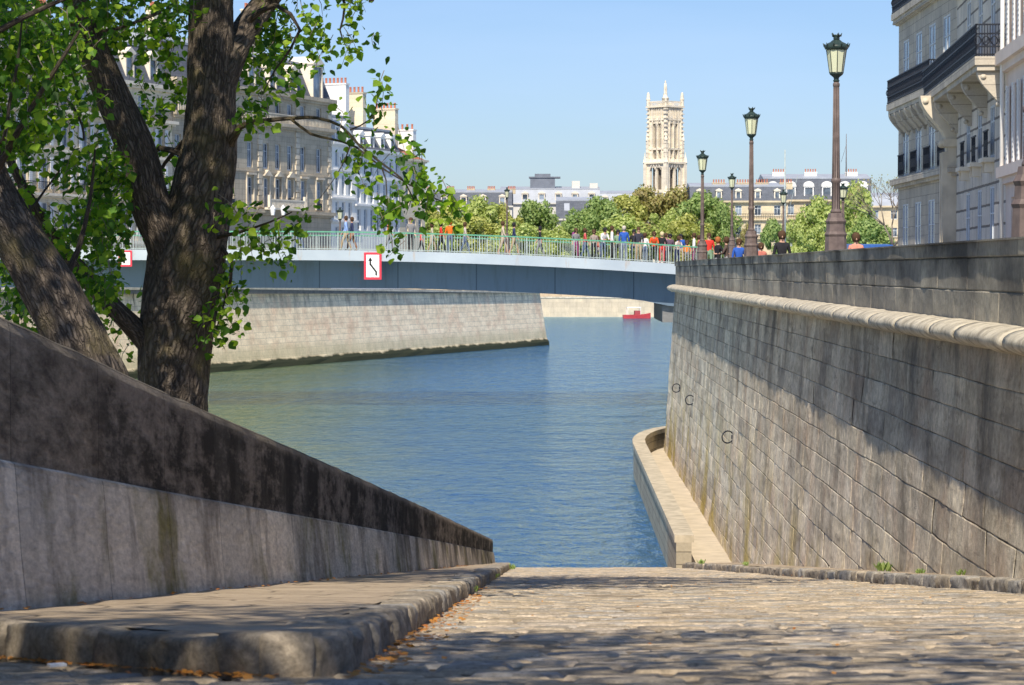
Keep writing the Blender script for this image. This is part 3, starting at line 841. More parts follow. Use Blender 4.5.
# signs
def sign(px0, px1, py0, py1, lab, kind):
    Y = YB0 - .06; a = at(px0, py0, Y); b = at(px1, py1, Y); W = b.x-a.x; H = a.z-b.z
    t = thing('navigation_sign', lab, 'sign', (a.x, Y, b.z))
    MB().box(0, W, -.02, .02, 0, H).build('plate', M['signred'], t)
    g = .13*W
    MB().box(g, W-g, -.026, -.0205, g, H-g).build('panel', M['signwhite'], t)
    mb = MB(); P = lambda u, v: (u*W, -.032, (1-v)*H)
    def seg(p, q, wd):
        p = Vector(P(*p)); q = Vector(P(*q)); d = (q-p).normalized(); n_ = Vector((d.z, 0, -d.x))*wd/2
        mb.quad(p-n_, q-n_, q+n_, p+n_)
    if kind == 0:
        seg((.70,.85), (.70,.70), .09); seg((.71,.73), (.36,.43), .09); seg((.36,.46), (.36,.28), .09)
        a_, b_, c_ = P(.24,.31), P(.36,.17), P(.48,.31); mb.poly([a_, b_, c_])
    else:
        seg((.42,.80), (.42,.34), .11); mb.poly([P(.30,.40), P(.42,.22), P(.54,.40)])
    mb.build('arrow', M['signblack'], t)
    MB().box(W*.2, W*.25, .02, .06, H*.5, H+.15).box(W*.75, W*.8, .02, .06, H*.5, H+.15).build('bracket', M['picket'], t)
sign(364, 381.5, 252.5, 279.5, 'red bordered white sign with a bent black arrow on the bridge side', 0)
sign(118.5, 132, 250.5, 266.5, 'small red bordered white sign with upright black arrow, behind the left tree', 1)

# ================================================================== LAMPS
def lamp_meshes():
    d = {}
    mb = MB()
    mb.lathe([(.31,0),(.31,.34),(.27,.38),(.265,.46),(.25,.5),(.215,1.35),(.235,1.4),(.2,1.46),(.19,1.62),(.215,1.68),(.17,1.76),(.15,1.86)], 8, smooth=False)
    d['pedestal'] = mb.data('pedestal', M['lampiron'])
    mb = MB()
    mb.lathe([(.11,1.86),(.11,1.9),(.085,1.95),(.078,2.5),(.1,2.53),(.1,2.58),(.07,2.62),(.052,4.55),(.07,4.57),(.07,4.63),(.05,4.66)], 16)
    for k in range(10):
        a = 2*math.pi*k/10; mb.tube([(.08*math.cos(a), .08*math.sin(a), 1.95), (.052*math.cos(a), .052*math.sin(a), 4.55)], .01, 4)
    d['column'] = mb.data('column', M['lampiron'])
    mb = MB(); mb.lathe([(.05,4.66),(.07,4.69),(.05,4.72),(.06,4.76),(.13,4.82),(.15,4.86)], 12)
    for k in range(8):
        a = 2*math.pi*k/8; mb.tube([(.137*math.cos(a), .137*math.sin(a), 4.85), (.205*math.cos(a), .205*math.sin(a), 5.36)], .009, 4)
    mb.lathe([(.208,5.34),(.235,5.37),(.265,5.43),(.235,5.44),(.2,5.48),(.12,5.52),(.09,5.55),(.055,5.57)], 16)
    for k in range(10):
        a = 2*math.pi*k/10; c, s_ = math.cos(a), math.sin(a); mb.tube([(.24*c, .24*s_, 5.42), (.275*c, .275*s_, 5.49)], [.025, .007], 5)
    mb.lathe([(.055,5.57),(.075,5.585),(.055,5.6),(.085,5.64),(.095,5.67),(.02,5.67)], 12)
    for k in range(5):
        a = 2*math.pi*k/5; c, s_ = math.cos(a), math.sin(a); mb.tube([(.08*c, .08*s_, 5.64), (.11*c, .11*s_, 5.71)], [.022, .006], 5)
    d['lantern_frame'] = mb.data('lantern_frame', M['lamphead'])
    mb = MB(); mb.lathe([(.142,4.87),(.2,5.35)], 8, smooth=False); d['lantern_glass'] = mb.data('lantern_glass', M['lampglass'])
    return d
LM = lamp_meshes()
def lamp(loc, lab, s=1.0, group='brown street lamps with green black lanterns', parts=('pedestal','column','lantern_frame','lantern_glass')):
    t = thing('street_lamp', lab, 'street lamp', loc, 0, group); t.scale = (s, s, s)
    fr = None
    for k in parts:
        o = link(k, LM[k], t if k != 'lantern_glass' else fr)
        if k == 'lantern_frame': fr = o
    return t
def lamp_at(px, ytop, Y, zg, lab, wide=1.0):
    p = at(px, ytop, Y); s = (p.z - zg)/5.71
    t = lamp((p.x, p.y, zg), lab, s); t.scale = (s*wide, s*wide, s); return t
lamp_at(836.5, 33, 51.6, 6.9, 'tallest looking brown street lamp, rising beside the corner building', 1.05)
lamp_at(751.5, 107, 75.5, 6.9, 'second brown street lamp behind the parapet, between the tallest and the bridge end', 1.0)
lamp_at(702.5, 150, 102, 6.9, 'brown street lamp where the bridge railing meets the parapet', 1.0)
p = at(1031, 100, 31.2)
lamp((p.x, 31.2, 6.9), 'brown street lamp cut off by the right edge, only its pedestal showing')
lamp_at(732, 173, 131, 7.6, 'slim street lamp at the right bridge end, between two bigger lamps')
lamp_at(507, 187, 149.0, dk(-3)+.0, 'lone street lamp on the far side of the bridge in front of the trees', .9)
lamp_at(783.5, 189, 158, 6.9, 'small distant street lamp beside the pale mast', 1.0)
lamp_at(843, 183, 150, 6.9, 'distant street lamp half hidden behind the tallest lamp column', 1.3)
lamp_at(340, 207, 226, 6.0, 'far street lamp in front of the white house on the left', 1.0)
# twin lantern lamp before the left building
p = at(278, 214, 205)
t = thing('street_lamp', 'twin lantern street lamp with two white lanterns before the beige building', 'street lamp', (p.x, p.y, 6.0))
hz = p.z - 6.0
MB().tube([(0,0,0), (0,0,hz-.3)], [.09,.05], 8).tube([(-.42,0,hz-.1),(-.2,0,hz-.45),(0,0,hz-.5),(.2,0,hz-.45),(.42,0,hz-.1)], .035, 6).build('pole', M['lampiron'], t)
for s_ in (-.42, .42): MB().lathe([(.14,0),(.24,.55),(.1,.72),(.02,.85)], 8, (s_,0,hz-.1), 0, False).build('lantern', M['signwhite'], t)

# ================================================================== BUILDINGS
_win = {}
def window_data(w, h, style):
    k = (round(w, 2), round(h, 2), style)
    if k in _win: return _win[k]
    w, h, _ = k
    fr = MB(); b = .07 if w > .8 else .05
    fr.box(0, b, 0, .06, 0, h).box(w-b, w, 0, .06, 0, h).box(b, w-b, 0, .06, h-b, h).box(b, w-b, 0, .06, 0, b*1.6)
    fr.box(w/2-.035, w/2+.035, 0, .05, b*1.6, h-b)
    if h > 1.5: fr.box(b, w/2-.035, .005, .05, h*.68, h*.68+.05).box(w/2+.035, w-b, .005, .05, h*.68, h*.68+.05)
    if style == 'shut':      # folded back shutters on the wall either side
        fr.box(-w*.42, -.03, -.3, -.255, .02, h-.02, 1).box(w+.03, w*1.42, -.3, -.255, .02, h-.02, 1)
        for q in range(int(h/.16)):
            z = .08 + q*.16
            fr.box(-w*.39, -.06, -.315, -.301, z, z+.09, 1).box(w+.06, w*1.39, -.315, -.301, z, z+.09, 1)
    if style == 'rail':
        for q in range(int(w/.11)+1): fr.box(q*.11-.008, q*.11+.008, -.24, -.225, 0, .9, 2)
        fr.box(-.03, w+.03, -.26, -.21, .9, .95, 2)
        fr.box(-.03, w+.03, -.25, -.22, .0, .05, 2); fr.box(.05, w-.05, -.235, -.23, .25, .62, 2)
    f = fr.data('window', [M['winframe'], M['shutter'], M['iron']])
    pn = MB().quad((0, .035, 0), (w, .035, 0), (w, .035, h), (0, .035, h)).data('pane', M['curtain'] if style in ('curt', 'rail') else M['glass'])
    _win[k] = (f, pn); return _win[k]
def grid_face(mb, x0, x1, z0, z1, ops, y=0.0, depth=.25, mi=0):
    xs = sorted(set([x0, x1] + [v for o in ops for v in o[:2]])); zs = sorted(set([z0, z1] + [v for o in ops for v in o[2:4]]))
    for a, b in zip(xs, xs[1:]):
        for c, d in zip(zs, zs[1:]):
            mx_, mz = (a+b)/2, (c+d)/2
            if any(o[0] < mx_ < o[1] and o[2] < mz < o[3] for o in ops): continue
            mb.quad((a, y, c), (b, y, c), (b, y, d), (a, y, d), mi)
    for o in ops:
        a, b, c, d = o[:4]
        mb.quad((a,y,c),(a,y+depth,c),(a,y+depth,d),(a,y,d), mi); mb.quad((b,y,c),(b,y,d),(b,y+depth,d),(b,y+depth,c), mi)
        mb.quad((a,y,c),(b,y,c),(b,y+depth,c),(a,y+depth,c), mi); mb.quad((a,y,d),(a,y+depth,d),(b,y+depth,d),(b,y,d), mi)
        if len(o) > 4 and o[4] == 'blind': mb.quad((a,y+depth,c),(b,y+depth,c),(b,y+depth,d),(a,y+depth,d), mi)
def chimney(parent, x, y, z, w, d, h, m, pots=6, pm=None):
    mb = MB(); mb.box(x, x+w, y, y+d, z, z+h); mb.box(x-.06, x+w+.06, y-.06, y+d+.06, z+h, z+h+.15)
    c = mb.build('chimney', m, parent)
    pd = _win.get('pot') or MB().lathe([(.13,0),(.11,.1),(.11,.5),(.14,.55)], 8).data('chimney_pot', M['pot']); _win['pot'] = pd
    for i in range(pots):
        if w > d: link('chimney_pot', pd, c, loc=(x + w*(i+.5)/pots, y+d/2, z+h+.15))
        else: link('chimney_pot', pd, c, loc=(x+w/2, y + d*(i+.5)/pots, z+h+.15))
    return c
def building(name, label, O, D, L, depth, zg, H, ops, wm, ledges=(), roof=None, rec=.25, cat='building', lm=None):
    """O = left end of the facade as seen from the river, D = direction to the right end; ops in local metres"""
    rz = math.atan2(D[1], D[0]); t = thing(name, label, cat, (O[0], O[1], zg), rz)
    mb = MB(); grid_face(mb, 0, L, 0, H, ops, 0.0, rec)
    mb.quad((0,0,0),(0,0,H),(0,depth,H),(0,depth,0)); mb.quad((L,0,0),(L,depth,0),(L,depth,H),(L,0,H)); mb.quad((0,depth,0),(0,depth,H),(L,depth,H),(L,depth,0))
    mb.quad((0,.02,H-.01),(L,.02,H-.01),(L,depth,H-.01),(0,depth,H-.01))
    mb.build('wall', wm, t)
    for (z, pr, hh) in ledges:
        mb = MB(); mb.box(-min(pr,.25), L+min(pr,.25), -pr, .1, z, z+hh); mb.box(-min(pr,.2)*.6, L+min(pr,.2)*.6, -pr*.55, .1, z-hh*.6, z+.01)
        mb.build('cornice', lm or wm, t)
    for o in ops:
        if len(o) > 4 and o[4] == 'blind': continue
        f, pn = window_data(o[1]-o[0], o[3]-o[2], o[4] if len(o) > 4 else '')
        wn = link('window', f, t, loc=(o[0], rec-.08, o[2])); link('pane', pn, wn, loc=(0, 0, 0))
    if roof:
        k, hr, ins, mat_ = roof[:4]
        mb = MB()
        a, b = 0.0, L
        if k == 'mansard':
            mb.quad((a,-.1,H),(b,-.1,H),(b,ins,H+hr),(a,ins,H+hr)); mb.quad((a,depth,H),(a,depth-ins,H+hr),(b,depth-ins,H+hr),(b,depth,H))
            mb.poly([(a,-.1,H),(a,ins,H+hr),(a,depth-ins,H+hr),(a,depth,H)]); mb.poly([(b,-.1,H),(b,depth,H),(b,depth-ins,H+hr),(b,ins,H+hr)])
            mb.build('roof', mat_, t)
            mb = MB(); r2 = roof[4] if len(roof) > 4 else 1.0; mz = H+hr
            mb.box(a-.05, b+.05, ins-.1, ins+.1, mz-.08, mz+.12)
            mb.quad((a,ins,mz+.05),(b,ins,mz+.05),(b,depth/2,mz+r2),(a,depth/2,mz+r2)); mb.quad((a,depth-ins,mz+.05),(a,depth/2,mz+r2),(b,depth/2,mz+r2),(b,depth-ins,mz+.05))
            mb.poly([(a,ins,mz),(a,depth/2,mz+r2),(a,depth-ins,mz)]); mb.poly([(b,ins,mz),(b,depth-ins,mz),(b,depth/2,mz+r2)])
            mb.build('roof_top', M['zinc'], t)
        else:
            mb.quad((a,-.3,H),(b,-.3,H),(b,depth/2,H+hr),(a,depth/2,H+hr)); mb.quad((a,depth+.3,H),(a,depth/2,H+hr),(b,depth/2,H+hr),(b,depth+.3,H))
            mb.poly([(a,-.3,H),(a,depth/2,H+hr),(a,depth+.3,H)]); mb.poly([(b,-.3,H),(b,depth+.3,H),(b,depth/2,H+hr)])
            mb.build('roof', mat_, t)
    return t
def dormer(t, x, y, z, w, h, m, d=2.0, style='ped'):
    mb = MB(); b = .18
    mb.box(x, x+b, y, y+d, z, z+h).box(x+w-b, x+w, y, y+d, z, z+h).box(x+b, x+w-b, y, y+d, z+h-.2, z+h)
    mb.box(x-.1, x+w+.1, y-.12, y+d, z+h, z+h+.12)
    if style == 'ped':
        mb.add([(x-.12,y-.12,z+h+.12),(x+w+.12,y-.12,z+h+.12),(x+w/2,y-.12,z+h+.12+w*.32),(x-.12,y+d,z+h+.12),(x+w+.12,y+d,z+h+.12),(x+w/2,y+d,z+h+.12+w*.32)], [(0,1,2),(3,5,4),(0,2,5,3),(1,4,5,2)])
    elif style == 'arch':
        n_ = 8; pts = [(x+w/2-(w/2+.1)*math.cos(math.pi*k/n_), z+h+.12+.5*w*math.sin(math.pi*k/n_)) for k in range(n_+1)]
        vs = [(px, y-.12, pz) for px, pz in pts] + [(px, y+d, pz) for px, pz in pts]
        mb.add(vs, [tuple(range(n_+1))] + [(k+1, k, k+n_+1, k+n_+2) for k in range(n_)])
    o = mb.build('dormer', m, t)
    MB().quad((x+b, y+.15, z), (x+w-b, y+.15, z), (x+w-b, y+.15, z+h-.2), (x+b, y+.15, z+h-.2)).build('pane', M['glass'], o)

W_BEIGE = ashlar('beige facade stone', (.56,.49,.38), (.5,.435,.335), (.3,.265,.21), 1.4, .45, .35, (.13,.12,.11), bump=.25).m
W_RUST = ashlar('rusticated base stone', (.33,.3,.26), (.27,.25,.215), (.1,.09,.08), 1.6, .5, .4, (.1,.1,.095), bump=.8, msize=.04).m
W_CREAM = ashlar('cream facade stone', (.82,.72,.55), (.75,.66,.5), (.55,.48,.37), 1.3, .45, .2, (.2,.18,.15), bump=.2).m
W_WHITE = plain('white render', (.82,.81,.78), .85, var=.08, scale=.8)
W_WHITE2 = plain('pale grey render', (.74,.75,.75), .85, var=.1, scale=.8)
W_TRIM2 = plain('soiled trim stone', (.6,.53,.42), .85, var=.3, scale=.8)
W_TRIM = plain('trim stone', (.76,.69,.57), .8, var=.12, scale=2)

# ---- island row on the left
BD = Vector((.34, .94)).normalized(); Q = Vector((at(331, 200, 240).x, 240))
def tz(px, py): return hit(px, py, Q, BD)
ZG = 5.6
def row_z(px, py): return tz(px, py)[1] - ZG
# beige building: t from -30 to 0
L1 = 31.0; O1 = Q - BD*L1
H1 = row_z(331, 103)
cx = [tz(p, 200)[0] + L1 for p in (250, 266, 278, 290, 303, 319)]
cx = [cx[0]-13.2, cx[0]-10.2, cx[0]-7.2, cx[0]-3.6] + cx
ops = []
zr = lambda y: row_z(331, y)
for i, c in enumerate(cx):
    ops.append((c-.55, c+.55, zr(126), zr(110)))            # attic storey
    ops.append((c-.55, c+.55, zr(174), zr(150)))
    ops.append((c-.6, c+.6, zr(211), zr(183), 'rail' if i in (3, 7, 8, 9) else ''))
    ops.append((c-.7, c+.7, .4, 3.0))
b1 = building('stone_building', 'large weathered beige stone building with window pediments behind the left tree', O1, BD, L1, 14, ZG, H1, ops, W_BEIGE,
    [(zr(104), .55, .35), (zr(133), .5, .32), (zr(216), .45, .3), (zr(178), .12, .12)], ('mansard', 3.4, 1.3, M['slate'], 1.6), lm=W_BEIGE)
mb = MB()
for c in cx[4:]:
    z = zr(181); 
    if c in cx[5:8]: mb.add([(c-.85,-.3,z),(c+.85,-.3,z),(c,-.3,z+.55),(c-.85,.05,z),(c+.85,.05,z),(c,.05,z+.55)], [(0,1,2),(3,5,4),(0,2,5,3),(1,4,5,2),(0,3,4,1)])
    else: mb.box(c-.8, c+.8, -.28, .05, z, z+.2)
    mb.box(c-.78, c-.62, -.1, .05, zr(211), z-.01).box(c+.62, c+.78, -.1, .05, zr(211), z-.01)
mb.build('window_surround', W_TRIM2, b1)
mb = MB()
for px in (259.5, 297):
    c = tz(px, 200)[0] + L1
    mb = MB()
    for k in range(int((zr(106)-zr(214))/.5)):
        z = zr(214)+.35+k*.5; wv_ = .42 if k % 2 else .3
        mb.box(c-wv_, c+wv_, -.12, .05, z, z+.44)
    mb.build('quoin', W_TRIM2, b1)
mb = MB()
for k in range(int((zr(106)-zr(214))/.5)):
    z = zr(214)+.35+k*.5; mb.box(L1-(.8 if k % 2 else .55), L1+.03, -.1, .05, z, z+.44)
mb.build('quoin', W_TRIM2, b1)
# balcony over the middle windows, small cornice balustrade
c0, c1 = cx[5]-1.2, cx[7]+1.2
mb = MB(); mb.box(c0, c1, -1.0, -.46, zr(213), zr(211)); mb.box(c0, c1, -1.0, -.85, zr(203)-.12, zr(203))
for k in range(int((c1-c0)/.28)): mb.box(c0+.05+k*.28, c0+.2+k*.28, -.98, -.87, zr(211), zr(203)-.12)
mb.box(c0-.1, c0+.15, -1.03, -.82, zr(211), zr(203)+.35).box(c1-.15, c1+.1, -1.03, -.82, zr(211), zr(203)+.35)
mb.build('balcony', W_TRIM, b1)
mb = MB(); z = zr(133)+.33
mb.box(.2, L1-.4, -.42, -.32, z+.7, z+.8)
for k in range(int((L1-.8)/.3)): mb.box(.3+k*.3, .42+k*.3, -.4, -.33, z, z+.7)
mb.build('balustrade', W_TRIM2, b1)
t0 = tz(311, 80)[0]+L1; dormer(b1, t0, -.2, H1+.3, 2.2, 3.0, W_TRIM, 2.5)
for k in range(5): dormer(b1, t0-4.2-k*4.2, .1, H1+.3, 1.5, 2.1, W_TRIM, 2.5)
chimney(b1, t0-2.8, 5, H1+3.6, 2.4, .8, 4.6, W_CREAM, 6); chimney(b1, 6, 5, H1+3.6, 2.4, .8, 3.0, W_CREAM, 6)
# cream building further left
L0 = 34; O0 = Q - BD*(L1+L0+.05); ops = []
for i in range(11):
    c = 1.9 + i*3.0
    for z0, z1 in ((.5, 3.2), (4.6, 7.0), (8.0, 10.4), (11.3, 13.4), (14.3, 16.0)): ops.append((c-.6, c+.6, z0, z1, 'shut' if z0 > 4 and z0 < 14 else ''))
b0 = building('apartment_building', 'cream stone apartment building with white shutters behind the leftmost trunk', O0, BD, L0, 13, ZG, 17.0, ops, W_CREAM,
    [(4.0, .25, .25), (7.5, .45, .2), (10.9, .2, .2), (13.9, .5, .25), (16.7, .5, .3)], ('mansard', 3.2, 1.2, M['slate'], 1.4), lm=W_TRIM)
for i in range(8): dormer(b0, 3.0+i*3.9, .05, 17.2, 1.4, 2.0, W_TRIM)
for k in (3, 12, 21, 30): chimney(b0, k, 5, 20, 2.2, .8, 2.6, W_CREAM, 6)
for z in (7.7, 14.15):
    mb = MB(); mb.box(.3, L0-.3, -.42, -.38, z+.8, z+.86)
    for k in range(int((L0-.6)/.2)): mb.box(.3+k*.2, .33+k*.2, -.41, -.39, z, z+.8)
    mb.build('balcony_railing', M['iron'], b0)

# white building (331-355)
def tl(px): return tz(px, 200)[0]
def zat(px, y): return tz(px, y)[1] - ZG
T2 = tl(355); ops = []
for p in (337, 343.5, 350):
    c = tl(p)
    for y0, y1 in ((167, 153), (195, 175), (219, 202), (238, 227)): ops.append((c-.42, c+.42, zat(343, y0), zat(343, y1)))
b2 = building('white_house', 'narrow white house with three window bays beside the beige building', Q + BD*.03, BD, T2-.06, 12, ZG, zat(343, 143), ops, W_WHITE,
    [(zat(343,145), .4, .25), (zat(343,171), .12, .12), (zat(343,199), .2, .15), (zat(343,222), .3, .2)], ('mansard', 2.6, 1.0, M['zinc'], .6))
Hh = zat(343, 143)
for p in (338, 346): dormer(b2, tl(p)-.5, .05, Hh+.15, 1.1, 1.5, W_WHITE)
def stack_px(t, tb, pxa, pxb, ya, yb, yin, m, pots):
    """party-wall chimney slab facing the viewer, standing yin metres behind the facade"""
    # the slab's broad side runs back from the street; find its place by the sight line
    nn = Vector((-BD.y, BD.x)); P0 = Q + nn*yin
    ta, za = hit(pxa, yb, P0, BD); tb_, _ = hit(pxb, yb, P0, BD); _, zt = hit(pxa, ya, P0, BD)
    return chimney(t, ta - tb, yin, za - ZG - 2.0, max(.6, tb_-ta), .9, zt - za + 2.0, m, pots)
nb = Vector((-BD.y, BD.x))
def party(t, tb, px_r, ya, width, yb, m, pots, y0):
    """slab running back from the street at its street-side end px_r"""
    P0 = Q + nb*y0; tt, zt = hit(px_r, ya, P0, BD); zb = hit(px_r, yb, P0, BD)[1]
    return chimney(t, tt-tb-.8, y0, zb-ZG-2.5, .8, width, zt-zb+2.5, m, pots)
party(b2, 0, 349, 85, 2.9, 115, W_WHITE, 7, 2.5)
party(b2, 0, 366, 94, 2.6, 112, W_CREAM, 6, 2.0)
# grey white building (355-400)
T3 = tl(400); ops = []
for i in range(7):
    c = T2 + .9 + (T3-T2-1.6)*i/6
    for y0, y1 in ((176, 161), (204, 184), (231, 210)): ops.append((c-T2-.42, c-T2+.42, zat(378, y0), zat(378, y1)))
H3 = zat(378, 151)
b3 = building('grey_house', 'pale grey white house with seven window bays and slate roof', Q + BD*(T2+.03), BD, T3-T2-.06, 12, ZG, H3, ops, W_WHITE2,
    [(zat(378,153), .4, .25), (zat(378,180), .2, .15), (zat(378,207), .3, .18)], ('mansard', 2.2, 1.1, M['slate'], .6))
for i in range(4): dormer(b3, 1.2+i*2.5, .05, H3+.1, 1.0, 1.3, W_WHITE)
party(b3, T2, 398, 110, 2.4, 135, W_CREAM, 6, 1.5)
# cream end house with red roof
T4 = tl(425); ops = []
for p in (407, 414, 420):
    for y0, y1 in ((205, 188), (180, 168), (235, 219)): ops.append((tl(p)-T3-.45, tl(p)-T3+.45, zat(412, y0), zat(412, y1)))
b4 = building('end_house', 'cream end house with red brown tiled roof at the end of the left row', Q + BD*(T3+.03), BD, T4-T3, 11, ZG, zat(412, 160), ops, W_CREAM,
    [(zat(412,161), .35, .2)], ('gable', 2.6, 0, M['tile']))
party(b4, T3, 416, 131, 2.2, 150, W_WHITE, 4, 2.0)

# ---- right corner building
ZR = 6.9
A = Vector((15.55, 116)); B = Vector((15.7, 100.2)); C_ = Vector((14.78, 84)); E_ = Vector((13.3, 58))
W_GREY = ashlar('grey facade stone', (.60,.55,.47), (.5,.455,.39), (.26,.23,.2), 1.1, .42, .5, (.17,.15,.13), bump=.4).m
W_LIT = ashlar('pale banded stone', (.74,.69,.62), (.64,.6,.54), (.22,.2,.18), 3.0, .72, .35, (.3,.27,.24), bump=.9, msize=.05).m
W_PINK = plain('pinkish cream render', (.78,.66,.58), .85, var=.08, scale=1)
def segf(O, P): D = (P-O).normalized(); return D, (P-O).length
D1, LA = segf(A, B); D2, LB = segf(B, C_); D3, LC = segf(C_, E_)
def z1(px, py): return hit(px, py, A, D1)[1]-ZR
def t1(px): return hit(px, 200, A, D1)[0]
def z2(px, py): return hit(px, py, B, D2)[1]-ZR
def t2(px): return hit(px, 200, B, D2)[0]
def t3(px): return hit(px, 200, C_, D3)[0]
def z3(px, py): return hit(px, py, C_, D3)[1]-ZR
HR = 15.5
zl1 = z1(918, 181)      # ledge above the ground floor
zb1 = z1(918, 98)       # balcony floor far part
ops = []
n1 = 4
for i in range(n1):
    c = LA*(i+.62)/(n1+.3)
    ops.append((c-.85, c+.85, .2, zl1-.9, 'curt')); ops.append((c-.85, c+.85, zl1+.35, zb1-1.0, 'rail')); ops.append((c-.85, c+.85, zb1+.15, zb1+2.8, 'curt')); ops.append((c-.7, c+.7, zb1+4.2, zb1+6.4, 'rail'))
br1 = building('corner_building', 'tall grey stone corner building with bracketed iron balconies on the right', A, D1, LA, 14, ZR, HR, ops, W_GREY,
    [(zl1, .35, .25), (z1(903, 12)-.45, .25, .1), (HR-.3, .6, .3)], ('mansard', 3, 1.2, M['slate'], 1), rec=.09)
# second facade of the same building as children
def child_facade(t, O, D, L, ops, wm, ledges, H):
    rel = math.atan2(D[1], D[0]) - t.rotation_euler.z; o2 = Vector((O[0], O[1])) - Vector((t.location.x, t.location.y))
    a = t.rotation_euler.z; lx = o2.x*math.cos(a)+o2.y*math.sin(a); ly = -o2.x*math.sin(a)+o2.y*math.cos(a)
    mb = MB(); grid_face(mb, 0, L, 0, H, ops, 0.0, .09); mb.quad((L,0,0),(L,12,0),(L,12,H),(L,0,H)); mb.quad((0,.02,H-.01),(L,.02,H-.01),(L,12,H-.01),(0,12,H-.01))
    wobj = mb.build('wall', wm, t, loc=(lx, ly, 0), rotz=rel)
    for (z, pr, hh) in ledges:
        mb = MB(); mb.box(-.02, L+.1, -pr, .1, z, z+hh); mb.box(-.01, L+.05, -pr*.55, .1, z-hh*.6, z+.01); mb.build('cornice', W_TRIM, t, loc=(lx, ly, 0), rotz=rel)
    Mx = Matrix.Translation((lx, ly, 0)) @ Matrix.Rotation(rel, 4, 'Z')
    for o in ops:
        f, pn = window_data(o[1]-o[0], o[3]-o[2], o[4] if len(o) > 4 else '')
        wn = link('window', f, t, loc=Mx @ Vector((o[0], .01, o[2])), rotz=rel); link('pane', pn, wn)
    return Mx, rel
zb2 = z2(970, 81); ops = []
for px in (968, 979.5, 992):
    c = t2(px); ops += [(c-.65, c+.65, .5, z2(979, 190), 'curt'), (c-.65, c+.65, z2(979, 163), z2(979, 113), 'rail'), (c-.7, c+.7, zb2+.15, zb2+3.0, 'curt'), (c-.55, c+.55, zb2+4.3, zb2+6.3, 'rail')]
c = t2(951); ops += [(c-.8, c-.1, zb2+.8, zb2+3.0), (c-.6, c+.2, .3, z2(951, 150))]
Mx2, rel2 = child_facade(br1, B, D2, LB, ops, W_LIT, [(zb2+3.7, .5, .3), (HR-.3, .6, .3)], HR)
def bracket(S_, c0, c1, z0, z1, p0, p1, n_=12):
    """a scrolled console between c0 and c1: depth p0 at the top z0, p1 at the foot z1"""
    pts = [(-.004, z0)] + [(-(p1 + (p0-p1)*(.5+.5*math.cos(math.pi*k/n_))**.8), z0 + (z1-z0)*k/n_) for k in range(n_+1)] + [(-.004, z1)]
    m_ = len(pts); vs = [(c0, y, z) for y, z in pts] + [(c1, y, z) for y, z in pts]
    S_.add(vs, [tuple(range(m_)), tuple(reversed(range(m_, 2*m_)))] + [(k, k+m_, (k+1) % m_ + m_, (k+1) % m_) for k in range(m_)])
# pier with a great scroll bracket at the bend
mb = MB(); mb.box(-1.1, .0, -.35, .2, 0, zb2-2.2); mb.box(-1.2, .1, -.5, .2, zb2-2.2, zb2-1.9)
mb.box(-1.15, -.85, -.55, -.352, 0, zb2-2.4).box(-.3, 0, -.55, -.352, 0, zb2-2.4)
bracket(mb, -1.05, -.05, zb2-.2, zb2-1.92, 1.4, .4, 16)
mb.tube([(-1.08,-1.2,zb2-.42),(-.02,-1.2,zb2-.42)], .12, 12).tube([(-1.08,-.5,zb2-2.05),(-.02,-.5,zb2-2.05)], .15, 12)
mb.build('corner_pier', W_TRIM2, br1, loc=Mx2 @ Vector((0,0,0)), rotz=rel2)
def balcony(t, Mx, rel, x0, x1, z, pr, nb_):
    S_ = MB(); S_.box(x0, x1, -pr, -.003, z-.28, z).box(x0+.06, x1-.06, -pr+.08, -.004, z-.46, z-.282)
    # consoles
    xs_ = [x0+.35 + (x1-x0-.7)*k/(nb_-1) for k in range(nb_)] if nb_ else []
    for c in xs_:
        bracket(S_, c-.17, c+.17, z-.47, z-1.7, pr-.1, .12)
        S_.tube([(c-.19, -pr+.3, z-.66), (c+.19, -pr+.3, z-.66)], .1, 10).tube([(c-.17, -.2, z-1.55), (c+.17, -.2, z-1.55)], .08, 10)
    o = S_.build('balcony', W_TRIM if t is not br1 else W_GREY, t, loc=Mx @ Vector((0,0,0)), rotz=rel)
    r = MB(); h = 1.02
    def run(p, q):
        p = Vector(p); q = Vector(q); L = (q-p).length; n2 = max(2, int(L/.085))
        for k in range(n2+1):
            c = p.lerp(q, k/n2); r.box(c.x-.013, c.x+.013, c.y-.013, c.y+.013, z, z+h)
        d = (q-p).normalized(); w_ = .03
        for zz in (z+.04, z+.3, z+.72, z+h):
            x0_, x1_ = sorted((p.x, q.x)); y0_, y1_ = sorted((p.y, q.y)); r.box(x0_-w_, x1_+w_, y0_-w_, y1_+w_, zz, zz+.05)
        for k in range(0, n2, 3):
            c = p.lerp(q, (k+.5)/n2); r.tube([(c.x+.11*math.cos(b_)*d.x, c.y+.11*math.cos(b_)*d.y, z+.52+.15*math.sin(b_)) for b_ in [i*math.pi/4 for i in range(9)]], .02, 4)
    run((x0+.05, -pr+.05, z), (x1-.05, -pr+.05, z)); run((x0+.05, -pr+.05, z), (x0+.05, -.05, z)); run((x1-.05, -pr+.05, z), (x1-.05, -.05, z))
    r.build('railing', M['iron'], o)
I4 = Matrix.Identity(4)
balcony(br1, I4, 0, 1.2, LA-2.6, zb1, .72, 0)
balcony(br1, I4, 0, -.05, LA-1.4, z1(903, 12), .35, 0)
balcony(br1, Mx2, rel2, t2(944), LB-.25, zb2, 1.0, 5)
